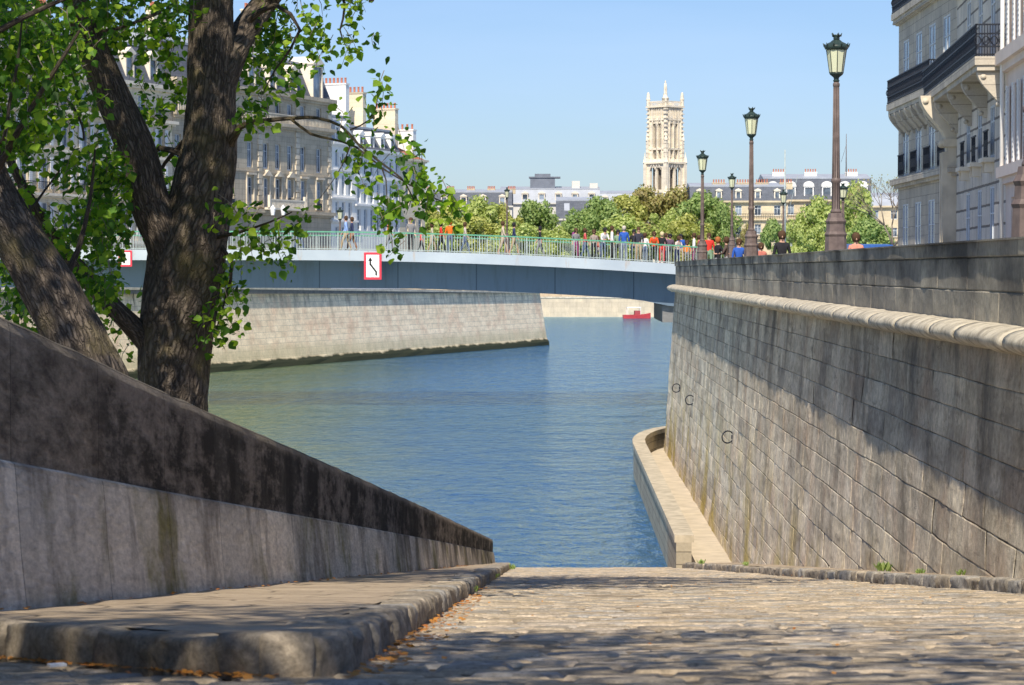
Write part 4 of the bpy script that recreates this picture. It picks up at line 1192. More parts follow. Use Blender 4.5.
# rounded underside joining balcony and wall on the far part
mb = MB()
bracket(mb, 1.4, LA-2.8, zb1-.47, zb1-.8, .62, .4); bracket(mb, 1.6, LA-2.9, zb1-.8, zb1-1.3, .4, .06)
for k in range(7): bracket(mb, 1.7+k*1.55, 2.0+k*1.55, zb1-.475, zb1-1.45, .7, .1)
mb.build('balcony_corbel', W_GREY, br1)
mb = MB()
for px in (931, 958):
    pass
mb.tube([(LA-.35, -.3, 0), (LA-.35, -.3, zb1-.7)], .09, 8); mb.build('drainpipe', W_TRIM, br1)
# sills under the first floor windows
for px in (968, 979.5, 992):
    mb = MB()
    c = t2(px); z = z2(979, 163); mb.box(c-.68, c+.68, -.4, .02, z-.16, z-.01); mb.box(c-.5, c-.36, -.3, .02, z-.5, z-.162); mb.box(c+.36, c+.5, -.3, .02, z-.5, z-.162)
    mb.build('window_sill', W_TRIM, br1, loc=Mx2 @ Vector((0,0,0)), rotz=rel2)

# neighbour with shutters
ops = []
for i in range(8):
    c = t3(1013) + i*2.9 - .0
    if c + 1 > LC: break
    ops += [(c-.55, c+.55, z3(1012, 165), z3(1012, 85), 'shut'), (c-.55, c+.55, z3(1012, 45), z3(1012, -20), 'shut'), (c-.5, c+.5, 1.0, z3(1012, 197))]
nb_ = building('neighbour_building', 'pinkish cream building with white shutters at the right edge', C_, D3, LC, 13, ZR, HR+.8, ops, W_PINK,
    [(z3(1010,163)-.45, .3, .35), (z3(1010,60)-.1, .35, .4), (HR+.5, .5, .3)], ('mansard', 3, 1.2, M['slate'], 1))
mb = MB(); mb.tube([(.35,-.18,0),(.35,-.18,HR)], .07, 8); mb.build('drainpipe', W_WHITE, nb_)

# ---- far bank buildings
W_FARW = plain('far white stone', (.62,.6,.55), .85, var=.1, scale=.3)
W_FARC = ashlar('far cream stone', (.66,.56,.39), (.6,.51,.36), (.45,.38,.28), 1.5, .6, .2, (.3,.26,.2), bump=.1).m
def far_building(name, label, px0, px1, Y, ytop, yroof, floors, bay, wm, rm, dm='arch', dw=1.3, top=.8, balc=(), skyl=False, yinset=1.8):
    a = at(px0, 200, Y); b = at(px1, 200, Y); L = b.x-a.x; zg = 6.5
    H = at(px0, ytop, Y).z - zg; hr = at(px0, yroof, Y).z - zg - H
    n_ = max(2, int(L/bay)); ops = []; fh = H/floors
    for i in range(n_):
        c = L*(i+.5)/n_
        for k in range(floors): ops.append((round(c-.55, 3), round(c+.55, 3), round(k*fh+.7, 3), round(k*fh+fh-.75, 3)))
    t = building(name, label, (a.x, Y), (1, 0), L, 16, zg, H, ops, wm, [(H-.25, .5, .3)] + [(fh*k-.1, .45, .18) for k in balc], ('mansard', hr, yinset, rm, top))
    for k in balc:
        mb = MB(); z = fh*k + .08; mb.box(0, L, -.43, -.38, z+.85, z+.93)
        for q in range(int(L/.3)): mb.box(q*.3, q*.3+.05, -.42, -.39, z, z+.85)
        mb.build('balcony_railing', M['iron'], t)
    if dm:
        for i in range(n_):
            c = L*(i+.5)/n_
            dormer(t, c-dw/2, .25, H+.15, dw, min(hr*.62, 2.2), W_WHITE if dm == 'arch' else W_TRIM, 2, dm)
    if skyl:
        for i in range(n_):
            c = L*(i+.5)/n_; f = .45; y_ = -.1 + (yinset+.1)*f
            mb = MB(); s_ = (yinset+.1)/hr
            mb.quad((c-.7, y_-.06, H+hr*f), (c+.3, y_-.06, H+hr*f), (c+.3, y_-.06+s_*1.4, H+hr*f+1.4), (c-.7, y_-.06+s_*1.4, H+hr*f+1.4)); mb.build('skylight', M['zinc'], t)
    return t, L, H, hr
t, L, H, hr = far_building('riverside_building', 'long low white riverside building with grey attic left of the lone lamp', 415, 512, 520, 206, 192, 5, 3.6, W_FARW, M['slate'], 'ped')
for k in range(5): chimney(t, 2+k*4.2, 6, H+hr-.2, 1.6, .8, .9, W_FARC, 5)
t, L, H, hr = far_building('department_store', 'wide building with tall attic windows and a dark rooftop block', 500, 600, 560, 203, 189, 5, 3.4, W_FARW, M['zinc'], 'ped', 1.4)
mb = MB(); x0, x1 = L*.3, L*.55; mb.box(x0, x1, 4, 10, H+hr, H+hr+2.6); mb.box(x0-.3, x1+1.2, 3.8, 10, H+hr+2.6, H+hr+2.85); mb.box(x0+1, x1-1, 4.5, 9, H+hr+2.85, H+hr+3.5); mb.build('rooftop_block', M['zincdark'], t)
mb = MB(); mb.box(L*.72, L*.8, 4, 8, H+hr, H+hr+1.9).box(L*.9, L*.98, 4, 8, H+hr, H+hr+1.4); mb.build('stair_head', W_FARW, t)
t, L, H, hr = far_building('riverside_building', 'dark roofed building with a row of skylights left of the tower', 556, 604, 470, 219, 200, 4, 3.2, W_FARW, M['slate'], None, skyl=True, yinset=3.5, balc=(2, 3))
t, L, H, hr = far_building('riverside_building', 'pale zinc roofed building stretching to the tower foot', 596, 650, 600, 205, 193, 5, 3.4, W_FARW, M['zinc'], 'ped')
t, L, H, hr = far_building('apartment_block', 'cream apartment block with slate attic behind the bridge end lamps', 690, 787, 430, 201, 186, 4, 3.0, W_FARC, M['slate'], 'ped', 1.0, balc=(2, 3))
for k, f in enumerate((.25, .5, .7, .95)): chimney(t, L*f, 5, H+hr-.4, 2.2, .8, 1.0, W_FARC, 5)
t, L, H, hr = far_building('mansion_block', 'tall cream block with deep slate roof and white round topped dormers', 764, 872, 450, 200, 178, 4, 3.0, W_FARC, M['slate'], 'arch', 1.7, balc=(3,), top=1.0)
for f in (.1, .4, .78): chimney(t, L*f, 5, H+hr+.1, 2.2, .8, 1.0, W_WHITE, 5)
mb = MB(); mb.tube([(L*.79,5,H+hr),(L*.79,5,H+hr+8)], [.12,.05], 6).tube([(L*.79-.9,5,H+hr+3),(L*.79,5,H+hr+6)], .03, 4); mb.build('aerial', M['lampiron'], t)
t, L, H, hr = far_building('cream_hall', 'low cream building behind the bare tree beside the corner building', 866, 960, 440, 206, 196, 4, 3.2, W_FARC, M['zinc'], None, balc=(2,))
far_building('backdrop_block', 'distant grey roofed block closing the street behind the trees', 330, 440, 640, 204, 196, 5, 3.6, W_FARW, M['zinc'], None)
far_building('backdrop_block', 'distant cream block just behind the tower foot on its right', 668, 720, 700, 202, 192, 5, 3.6, W_FARC, M['zinc'], None)

# mast
p = at(785, 155, 200)
tag(MB().tube([(0,0,0),(0,0,p.z-6.5)], [.12,.05], 8).tube([(0,0,4),(1.0,0,p.z-8.5),], .02, 4).lathe([(.2,0),(.2,.6),(.12,.7)], 8).build('mast', M['picket'], None, loc=(p.x, 200, 6.9)), 'tall slim pale mast standing before the slate roof', 'mast')

# ================================================================== TOWER
TY = 650.0
pc = at(665, 200, TY); zgT = 6.5; sc = TY/F
t = thing('bell_tower', 'tall pale gothic stone bell tower with a statue on its top', 'tower', (pc.x, TY, zgT), R(45)); t.scale = (.92, .92, 1)
def tzv(y): return at(665, y, TY).z - zgT
S0 = 7.5; S1 = 6.3    # side lengths (corner towards the viewer)
zt_, zm_, zlo = tzv(106), tzv(122), tzv(162)
# tower shaft with lancet openings on each face
def tower_stage(z0, z1, side, lanc, mb):
    h = side/2
    for r in range(4):
        loc = MB(); grid_face(loc, -h, h, z0, z1, lanc, -h, .7)
        Mr = Matrix.Rotation(r*math.pi/2, 4, 'Z'); mb.add([Mr @ Vector(v) for v in loc.v], loc.f)
st = MB()
tower_stage(0, tzv(200), 9.2, [], st)
tower_stage(tzv(200), zlo, S0, [(-2.1,-.3,tzv(190),tzv(168)),(.3,2.1,tzv(190),tzv(168))], st)
tower_stage(zlo, zt_, S1, [(-1.75,-.28,tzv(159),tzv(124)),(.28,1.75,tzv(159),tzv(124))], st)
st.quad((-3.1,-3.1,zt_-.02),(3.1,-3.1,zt_-.02),(3.1,3.1,zt_-.02),(-3.1,3.1,zt_-.02))
st.quad((-3.7,-3.7,zlo-.02),(3.7,-3.7,zlo-.02),(3.7,3.7,zlo-.02),(-3.7,3.7,zlo-.02))
st.build('shaft', M['tower'], t)
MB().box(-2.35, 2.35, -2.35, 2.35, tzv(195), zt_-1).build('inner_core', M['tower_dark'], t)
mb = MB()
for r in range(4):
    loc = MB()
    for c in (-1.75-.14, -.14, 1.75-.14): loc.box(c, c+.28, -S1/2-.25, -S1/2-.003, zlo, zt_-.5)
    for (c, z0, z1) in ((-1.05, tzv(158), tzv(125)), (.95, tzv(158), tzv(125))): loc.box(c, c+.12, -S1/2+.1, -S1/2+.2, z0, z1)
    # pointed heads and gables over the lancets
    for c in (-1.02, 1.02):
        z = tzv(124); loc.add([(c-.95,-S1/2-.3,z-.6),(c-.8,-S1/2-.3,z-.6),(c,-S1/2-.3,z+1.4),(c+.8,-S1/2-.3,z-.6),(c+.95,-S1/2-.3,z-.6),(c,-S1/2-.3,z+2.2)], [(0,1,2,5),(5,2,3,4)])
        z = tzv(168); loc.add([(c-1.2,-S0/2-.3,z-.6),(c-1.0,-S0/2-.3,z-.6),(c,-S0/2-.3,z+1.0),(c+1.0,-S0/2-.3,z-.6),(c+1.2,-S0/2-.3,z-.6),(c,-S0/2-.3,z+1.8)], [(0,1,2,5),(5,2,3,4)])
    for k in range(9): loc.box(-S1/2+.35+k*.66, -S1/2+.6+k*.66, -S1/2-.3, -S1/2-.02, zt_-3.2, zt_-.6)
    Mr = Matrix.Rotation(r*math.pi/2, 4, 'Z'); mb.add([Mr @ Vector(v) for v in loc.v], loc.f)
mb.build('tracery', M['tower'], t)
for z, s_ in ((zt_-.5, S1+1.3), (tzv(122)+.3, S1+.6), (zlo-.5, S0+1.1), (tzv(193), S0+.6), (zlo+3, S1+.5)):
    MB().box(-s_/2, s_/2, -s_/2, s_/2, z, z+.45).build('cornice', M['tower'], t)
mb = MB()
for sx in (-1, 1):
    for sy in (-1, 1):
        for (z0, z1, off, w_) in ((0, tzv(193), 3.9, 1.1), (tzv(193), zlo, 3.75, .85), (zlo, tzv(140), 3.3, .75), (tzv(140), zt_, 3.1, .6)):
            mb.box(sx*off-w_/2*1.2, sx*off+w_/2*1.2, sy*off-w_/2*1.2, sy*off+w_/2*1.2, z0, z1)
            mb.lathe([(w_*.75, z1-.2), (w_*.2, z1+1.6), (.05, z1+2.4)], 4, (sx*off*1.06, sy*off*1.06, 0), 0, False)
        for k in range(14):
            z = zlo + 1 + k*1.1
            if z < zt_-1: mb.box(sx*3.25-.5, sx*3.25+.5, sy*3.25-.5, sy*3.25+.5, z, z+.25)
mb.build('buttress', M['tower'], t)
mb = MB()
for r in range(4):
    loc = MB(); loc.box(-S1/2-.4, S1/2+.4, -S1/2-.5, -S1/2-.35, zt_+.9, zt_+1.1)
    for k in range(16): loc.box(-S1/2-.35+k*.44, -S1/2-.2+k*.44, -S1/2-.48, -S1/2-.37, zt_-.05, zt_+.9)
    Mr = Matrix.Rotation(r*math.pi/2, 4, 'Z'); mb.add([Mr @ Vector(v) for v in loc.v], loc.f)
mb.build('parapet', M['tower'], t)
for sx, sy in ((-1, 1), (1, -1), (1, 1)):
    mb = MB(); mb.lathe([(.5,zt_),(.5,zt_+1.5),(.65,zt_+1.6),(.5,zt_+1.8),(.42,zt_+2.6),(.3,zt_+3.3),(.05,zt_+3.5)], 8, (sx*3.3, sy*3.3, 0), 0, False)
    mb.build('corner_statue', M['tower'], t)
zs = zt_
mb = MB(); mb.lathe([(1.0,zs),(.95,zs+1.8),(1.1,zs+1.9),(.6,zs+2.2),(.5,zs+3.0),(.55,zs+3.1),(.42,zs+3.3),(.48,zs+4.2),(.4,zs+5.0),(.34,zs+5.6),(.14,zs+5.75),(.2,zs+6.0),(.18,zs+6.25),(.02,zs+6.4)], 10, (-1.0, -1.0, 0))
mb.tube([(-1.0-.45,-1.45,zs+3.2),(-1.0-.4,-1.4,zs+6.4)], .05, 5); mb.build('statue', M['tower'], t)

# ================================================================== TREES
LEAFV = [(0,0,0), (.30,.12,.05), (.46,.42,.09), (.2,.78,.05), (0,1,0), (-.2,.78,.05), (-.46,.42,.09), (-.30,.12,.05)]
LEAFF = [(0,1,2,3,4), (0,4,5,6,7)]
def add_leaf(mb, p, size, down=.5):
    d = Vector((rnd.gauss(0,1), rnd.gauss(0,1), rnd.gauss(0,1)-down*1.6)); d.normalize()
    up_ = Vector((rnd.gauss(0,.6), rnd.gauss(-.3,.6), 1.0)); u_ = d.cross(up_)
    if u_.length < 1e-3: u_ = Vector((1,0,0))
    u_.normalize(); n_ = u_.cross(d)
    o = len(mb.v)
    for (a, b, c) in LEAFV: mb.v.append(tuple(p + (u_*a + d*b + n_*c)*size))
    for f in LEAFF: mb.f.append([o+i for i in f]); mb.mi.append(0); mb.sm.append(False); mb.uv.append(None)
def tube_uv(mb, path, rad, n=10, disp=0.0):
    path = [Vector(p) for p in path]
    # resample with Catmull-Rom
    P = []; Rr = []
    for i in range(len(path)-1):
        p0, p1, p2, p3 = path[max(i-1,0)], path[i], path[i+1], path[min(i+2, len(path)-1)]
        L = (p2-p1).length; k = max(2, int(L/(.05 if disp else .15)))
        k = min(k, 60)
        for j in range(k):
            s_ = j/k; P.append(.5*((2*p1)+(p2-p0)*s_+(2*p0-5*p1+4*p2-p3)*s_*s_+(3*p1-p0-3*p2+p3)*s_**3)); Rr.append(rad[i]+(rad[i+1]-rad[i])*s_)
    P.append(path[-1]); Rr.append(rad[-1])
    vs = []; uv = []; fs = []; L = 0; ref = None; so_ = rnd.uniform(0, 50)
    for i, p in enumerate(P):
        t_ = (P[min(i+1, len(P)-1)] - P[max(i-1, 0)]).normalized()
        if ref is None: ref = Vector((0,1,0)) if abs(t_.y) < .9 else Vector((1,0,0))
        u_ = (ref - t_*ref.dot(t_)).normalized(); w_ = t_.cross(u_); ref = u_
        if i: L += (p-P[i-1]).length
        for k in range(n+1):
            a = 2*math.pi*k/n; r = Rr[i]
            if disp:
                c, s_ = math.cos(a), math.sin(a)
                rid = 1-abs(noise.noise(Vector((c*5+so_, s_*5, L*1.6))))*2
                r += disp*(rid-.5)*.45*min(1, r/.2) + .06*r*noise.noise(Vector((c*1.2+so_, s_*1.2, L*.9)))
            vs.append(p + (u_*math.cos(a)+w_*math.sin(a))*r); uv.append((k/n*(1.0 if Rr[0] > .12 else .4), L))
    m = n+1
    for i in range(len(P)-1):
        for k in range(n): fs.append((i*m+k, i*m+k+1, (i+1)*m+k+1, (i+1)*m+k))
    mb.add(vs, fs, 0, True, uv)
def pxpath(pts): return [at(a, b, c) for a, b, c, _ in pts], [d*.47*c/F for _, _, c, d in pts]
def blade(mb, a, b, r0, r1): 
    m_ = (Vector(a)+Vector(b))/2 + Vector((rnd.uniform(-.05,.05), 0, rnd.uniform(-.02,.06)))
    tube_uv(mb, [a, m_, b], [r0, (r0+r1)/2, r1], 5)

# --- main poplar
tB = thing('poplar_tree', 'big forked poplar with thick bark behind the left wall, nearest the water', 'tree', (at(172, 600, 21.6).x, 21.6, 3.9))
tA = thing('poplar_tree', 'leaning poplar trunk at the left edge, half cut by the frame', 'tree', (at(112, 600, 18.9).x, 18.9, 3.9))
def tree_trunk(t, chains):
    mb = MB()
    for pts, n_, dsp in chains:
        P, r = pxpath(pts); tube_uv(mb, [p - t.location for p in P], r, n_, dsp)
    return mb
Yb = 21.6
chB = [
 ([(168,830,Yb,110),(172,600,Yb,92),(172,460,Yb,78),(173,400,Yb,72),(175,345,Yb,76),(186,264,Yb,80),(200,200,Yb,66),(209,150,Yb,58),(211,100,Yb,51),(211,50,Yb,48),(211,0,Yb,46),(213,-150,Yb,42),(222,-400,Yb+.5,34),(215,-700,Yb+1,24),(225,-1000,Yb+1.3,12),(222,-1200,Yb+1.5,4)], 56, .05),
 ([(180,290,Yb,50),(166,240,Yb-.1,44),(149,200,Yb-.15,42),(136,150,Yb-.2,40),(114,100,Yb-.25,37),(97,60,Yb-.3,34),(84,25,Yb-.3,28),(70,-20,Yb-.3,24),(50,-120,Yb-.4,20),(10,-300,Yb-.5,14),(-30,-600,Yb-.6,6)], 40, .04),
 ([(218,110,Yb,26),(228,66,Yb,30),(245,30,Yb+.3,28),(266,0,Yb+.5,26),(300,-60,Yb+.2,30),(350,-180,Yb+.5,24),(400,-400,Yb+1,16),(430,-700,Yb+1.5,6)], 32, .035),
 ([(165,365,Yb,26),(140,334,Yb-.1,24),(118,312,Yb-.2,20),(97,290,Yb-.2,19),(76,266,Yb-.2,18),(58,245,Yb-.3,16),(30,200,Yb-.6,12),(0,140,Yb-.8,7)], 24, .03),
 ([(228,150,Yb,12),(240,127,Yb-.3,7),(262,121,Yb-.5,5.5),(296,118,Yb-.8,4),(317,118,Yb-.9,3.3),(341,126,Yb-1,3),(358,144,Yb-1.05,2.8),(380,162,Yb-1.1,2.4),(401,178,Yb-1.15,2),(410,192,Yb-1.2,1.6),(416,205,Yb-1.2,1.2)], 8, 0),
 ([(291,119,Yb-.78,3.2),(311,134,Yb-.8,3),(331,139,Yb-.85,2.6),(356,147,Yb-.9,2.3),(385,170,Yb-.9,1.8),(430,196,Yb-.95,1.2),(455,207,Yb-.95,.8)], 7, 0),
 ([(378,160,Yb-1.1,2),(386,180,Yb-1.1,1.5),(387,205,Yb-1.1,1.2),(392,235,Yb-1.1,.9)], 6, 0),
 ([(352,138,Yb-1,2),(345,160,Yb-1,1.4),(330,185,Yb-1,.8),(318,200,Yb-1,.6)], 5, 0),
 ([(350,130,Yb-1,2),(372,118,Yb-1,1.4),(378,95,Yb-1,.9)], 5, 0),
 ([(300,-70,Yb+.2,9),(330,-30,Yb,5),(345,5,Yb-.1,3),(340,30,Yb-.1,2),(346,46,Yb-.1,1)], 7, 0),
 ([(250,20,Yb,8),(275,5,Yb-.3,5),(300,30,Yb-.4,3.5),(275,70,Yb-.4,2),(262,95,Yb-.4,1)], 7, 0),
 ([(185,155,Yb,8),(160,148,Yb+.2,6),(146,160,Yb+.3,3),(130,180,Yb+.3,1.5)], 7, 0),
 ([(184,142,Yb,7),(165,163,Yb+.2,4),(150,190,Yb+.4,2)], 7, 0),
 ([(60,95,Yb-1.2,2.5),(72,105,Yb-1.3,3),(82,125,Yb-1.3,2.6),(84,140,Yb-1.3,2)], 6, 0),
 ([(160,12,Yb-.3,4),(120,28,Yb-.5,3.5),(90,32,Yb-.5,3),(65,36,Yb-.6,2)], 6, 0),
 ([(210,235,Yb,6),(232,262,Yb-.2,4),(225,300,Yb-.2,2.5),(216,330,Yb-.2,1.2)], 6, 0),
 ([(205,240,Yb,6),(240,232,Yb-.4,3.5),(270,222,Yb-.6,2.2),(292,212,Yb-.7,1.2)], 6, 0),
]
mbB = tree_trunk(tB, chB)
Ya = 18.9
chA = [([(120,880,Ya,100),(112,600,Ya,80),(104,420,Ya,70),(80,350,Ya,64),(57,303,Ya,60),(34,263,Ya,56),(8,222,Ya,52),(-14,180,Ya,50),(-30,130,Ya,48),(-50,30,Ya,44),(-90,-150,Ya,36),(-120,-450,Ya,24),(-120,-800,Ya,10)], 44, .05),
 ([(70,330,Ya,18),(62,290,Ya+.4,10),(78,250,Ya+.5,6),(90,200,Ya+.5,4),(95,150,Ya+.5,2)], 8, 0),
 ([(-12,185,Ya,12),(8,150,Ya-.3,8),(30,110,Ya-.4,6),(55,70,Ya-.5,5),(80,30,Ya-.5,3)], 8, 0),
 ([(-25,140,Ya,10),(3,141,Ya-.4,5),(9,105,Ya-.4,4.2),(17,66,Ya-.4,3.5),(22,20,Ya-.4,2)], 8, 0),
 ([(-40,60,Ya,10),(0,30,Ya-.5,7),(50,5,Ya-.5,5),(110,-20,Ya-.5,3)], 8, 0),
 ([(0,220,Ya,8),(25,215,Ya+.4,4),(45,190,Ya+.6,2.5),(60,170,Ya+.6,1.5)], 6, 0)]
mbA = tree_trunk(tA, chA)
def zone(mb, twm, t, cx, cy, rx, ry, n, y0, y1, size=.082, per=13, sg=.066, off=4.5):
    y0 += off; y1 += off; k = max(1, int(n*(1.75 if cx < 110 and cy < 320 else 1.15))//per)
    for _ in range(k):
        a = rnd.uniform(0, 2*math.pi); r = math.sqrt(rnd.random()); Y = rnd.uniform(y0, y1)
        c = at(cx + rx*r*math.cos(a), cy + ry*r*math.sin(a), Y) - t.location
        # a twig through the clump
        tip = c + Vector((rnd.uniform(-.1,.1), rnd.uniform(-.1,.1), rnd.uniform(-.16,-.06))); rt = c + Vector((rnd.uniform(-.1,.1), rnd.uniform(-.1,.1), rnd.uniform(.02,.1)))
        twm.tube([rt, (rt+tip)/2 + Vector((rnd.uniform(-.02,.02),0,.02)), tip], [.0035,.0028,.0015], 4)
        for _ in range(per):
            f = rnd.random(); q = rt.lerp(tip, f)
            add_leaf(mb, q + Vector((rnd.gauss(0,sg*.8), rnd.gauss(0,sg), rnd.gauss(0,sg*.8))), size*rnd.choice((rnd.uniform(.35,.7), rnd.uniform(.7,1.15))))
lfB, twB, lfA, twA = MB(), MB(), MB(), MB()
Z = zone
for z_ in [ # main tree: cx cy rx ry n Ymin Ymax
 (55,15,60,40,620,16,18.5),(120,20,55,28,520,16,18.5),(170,10,28,25,260,16.5,18.5),(150,55,26,18,110,17,18.5),
 (165,100,22,30,150,17.2,18.3),(160,165,22,32,140,17.2,18.3),(140,120,18,16,50,17.2,18.3),
 (100,165,22,30,230,15.6,17),(100,215,25,32,360,15.6,17.4),(100,268,15,26,170,15.6,17.6),(95,300,14,16,60,15.6,17),(68,230,16,26,110,16,17.5),
 (80,100,18,20,80,15.8,17),(118,355,12,8,26,16.4,17),
 (272,18,30,26,270,17.3,18.6),(262,62,24,30,210,17.3,18.6),(292,48,26,22,130,17.2,18.2),(252,100,14,18,60,17.2,18),(295,88,12,10,28,16,17),
 (305,12,22,20,90,16,17.2),(350,5,22,14,85,16.4,17.2),(345,42,20,10,60,16.4,17.2),(322,50,12,10,30,16.4,17.2),
 (280,112,14,8,26,16,16.6),(244,122,10,8,24,16.2,16.6),(345,120,14,9,30,15.8,16.3),(374,108,11,18,44,15.8,16.3),(378,88,8,8,22,15.8,16.3),
 (350,146,16,6,26,15.8,16.3),(372,163,13,14,46,15.8,16.3),(402,158,12,12,34,15.8,16.3),(395,138,7,7,14,15.8,16.3),(420,174,12,12,40,15.8,16.3),(432,190,16,14,55,15.8,16.3),
 (388,207,15,16,80,15.8,16.3),(414,204,12,9,34,15.8,16.3),(440,205,20,9,60,15.8,16.3),(394,236,7,12,26,15.8,16.3),(332,158,5,6,14,15.8,16.3),
 (230,215,22,14,60,16,16.8),(262,238,28,14,110,16,16.8),(292,222,14,14,50,16,16.8),(285,250,16,9,36,16,16.8),
 (222,290,12,22,110,16.6,17.3),(218,325,16,14,80,16.6,17.3),(232,262,10,10,36,16.6,17.3),(212,250,8,12,30,17.3,17.6),(126,312,12,24,60,17.3,18),
]: Z(lfB, twB, tB, *z_)
for z_ in [(15,40,45,55,520,14,16),(10,110,28,40,260,13.8,15.4),(45,75,24,26,170,13.8,15.4),(30,140,24,20,110,15,16),(15,205,18,20,60,15,16),
 (20,290,22,40,260,15.2,16.6),(62,165,18,16,70,14.8,15.6),(48,120,18,14,60,14,15.2),(60,45,40,40,260,14,15.5),(28,235,14,20,60,15.2,16)]: Z(lfA, twA, tA, *z_)
# the rest of the two crowns, above the frame: limbs with leaf sprays
def upper_crown(mb, twm, t, c, rad, n, size=.09, seeds=60):
    for _ in range(seeds):
        d = Vector((rnd.gauss(0,1), rnd.gauss(0,1), rnd.gauss(0,1))).normalized()
        p = Vector((c[0]+d.x*rad[0]*rnd.uniform(.2,1), c[1]+d.y*rad[1]*rnd.uniform(.2,1), c[2]+d.z*rad[2]*rnd.uniform(.2,1)))
        if p.y > 2 and (p.z - EYE) < .112*p.y + .95 and -.24 < p.x/p.y < .24: continue
        q = p - t.location
        base = Vector((c[0], c[1], p.z - 1.0)) - t.location
        twm.tube([base, base.lerp(q, .5)+Vector((0,0,.3)), q], [.03,.02,.008], 5)
        for _ in range(n//seeds):
            add_leaf(mb, q + Vector((rnd.gauss(0,.33), rnd.gauss(0,.33), rnd.gauss(0,.25))), size*rnd.uniform(.6,1.3))
upper_crown(lfB, twB, tB, (-1.8, 25.0, EYE+7.0), (4.4, 8.0, 3.8), 14000, .13, 170)
upper_crown(lfA, twA, tA, (-4.6, 18.0, EYE+5.6), (3.0, 4.2, 3.6), 6500, .12, 90)
def join(a, b, mi):
    for f, sm in zip(b.f, b.sm): a.f.append([i+len(a.v) for i in f]); a.mi.append(mi); a.sm.append(sm); a.uv.append(None)
    a.v += b.v
for t_, a_, b_, c_ in ((tB, mbB, twB, lfB), (tA, mbA, twA, lfA)):
    join(a_, b_, 1); a_.build('trunk', [M['bark'], M['twig']], t_); c_.build('crown', M['leaf'], t_)
# a third and fourth poplar of the same row, just behind the viewer's left; their shade falls on the paving
for (x, y, lab, cc, rr, n_) in ((-4.1, 2.5, 'poplar standing beside the viewer behind the left wall', (-1.4, 2.0, EYE+6.8), (4.6, 4.2, 3.0), 6500), (-4.3, -7, 'poplar standing behind the viewer on the left', (-3.0, -7.0, EYE+6.5), (4.4, 3.6, 3.0), 6000)):
    t = thing('poplar_tree', lab, 'tree', (x, y, 3.9)); tm, tw, lf = MB(), MB(), MB()
    tube_uv(tm, [(0,0,0),(.1,.1,3),(.4,0,6),(.8,-.2,9),(1.2,-.3,12)], [.42,.34,.28,.2,.06], 24, .05)
    upper_crown(lf, tw, t, cc, rr, n_, .11, 100)
    join(tm, tw, 1); tm.build('trunk', [M['bark'], M['twig']], t); lf.build('crown', M['leaf'], t)

# --- far trees
def crown_mesh(name, m, seed, n=9000, size=.5):
    r = random.Random(seed); mb = MB(); blobs = []
    for _ in range(34):
        a = r.uniform(0, 2*math.pi); h = r.uniform(-.12, 1); rr = (1 - (2*h-.9)**2*.75)**.5 if abs(2*h-.9) < 1.15 else .3
        q = r.uniform(.3, .85)*rr
        blobs.append((Vector((math.cos(a)*q*4.2, math.sin(a)*q*4.2, 3.5 + h*7.2)), r.uniform(.8, 1.7)))
    for i in range(n):
        c, br = r.choice(blobs); d = Vector((r.gauss(0,1), r.gauss(0,1), r.gauss(0,1))).normalized()*br*r.uniform(.55, 1.08)
        p = c + d; u_ = Vector((r.gauss(0,1), r.gauss(0,1), r.gauss(0,1))).normalized(); v_ = u_.cross(d + Vector((.01,0,0))).normalized(); s_ = size*r.uniform(.5, 1.2)
        mb.add([p-u_*s_*.5, p+v_*s_*.4, p+u_*s_*.5, p-v_*s_*.4], [(0,1,2,3)])
    return mb.data(name, m)
def trunk_mesh():
    mb = MB(); mb.tube([(0,0,0),(.05,0,2.5),(0,.1,5),(.1,0,8.5)], [.35,.28,.2,.06], 8)
    for k in range(9):
        a = k*2.4; z = 2.6+k*.6; mb.tube([(0,0,z),(math.cos(a)*1.2,math.sin(a)*1.2,z+1.2),(math.cos(a)*2.6,math.sin(a)*2.6,z+2.6)], [.12,.08,.03], 6)
    return mb.data('trunk', M['bark'])
TM = trunk_mesh()
CR = {k: [crown_mesh('crown', M[m], 5+i*3+j) for j in range(2)] for i, (k, m) in enumerate((('g','far_green'),('o','far_olive'),('b','far_brown'),('l','far_lime')))}
def far_tree(px, ytop, wpx, Y, kind, lab, zg=6.5, v=0):
    p = at(px, ytop + (3 if Y > 400 else 0), Y); s_ = (p.z - zg)/11.4; sx = (wpx*Y/F)/7.6
    t = thing('tree', lab, 'tree', (p.x, Y, zg), rnd.uniform(0, 6)); t.scale = (sx, sx, s_); t['group'] = 'trees along the far quay'
    link('trunk', TM, t); link('crown', CR[kind][v % 2], t)
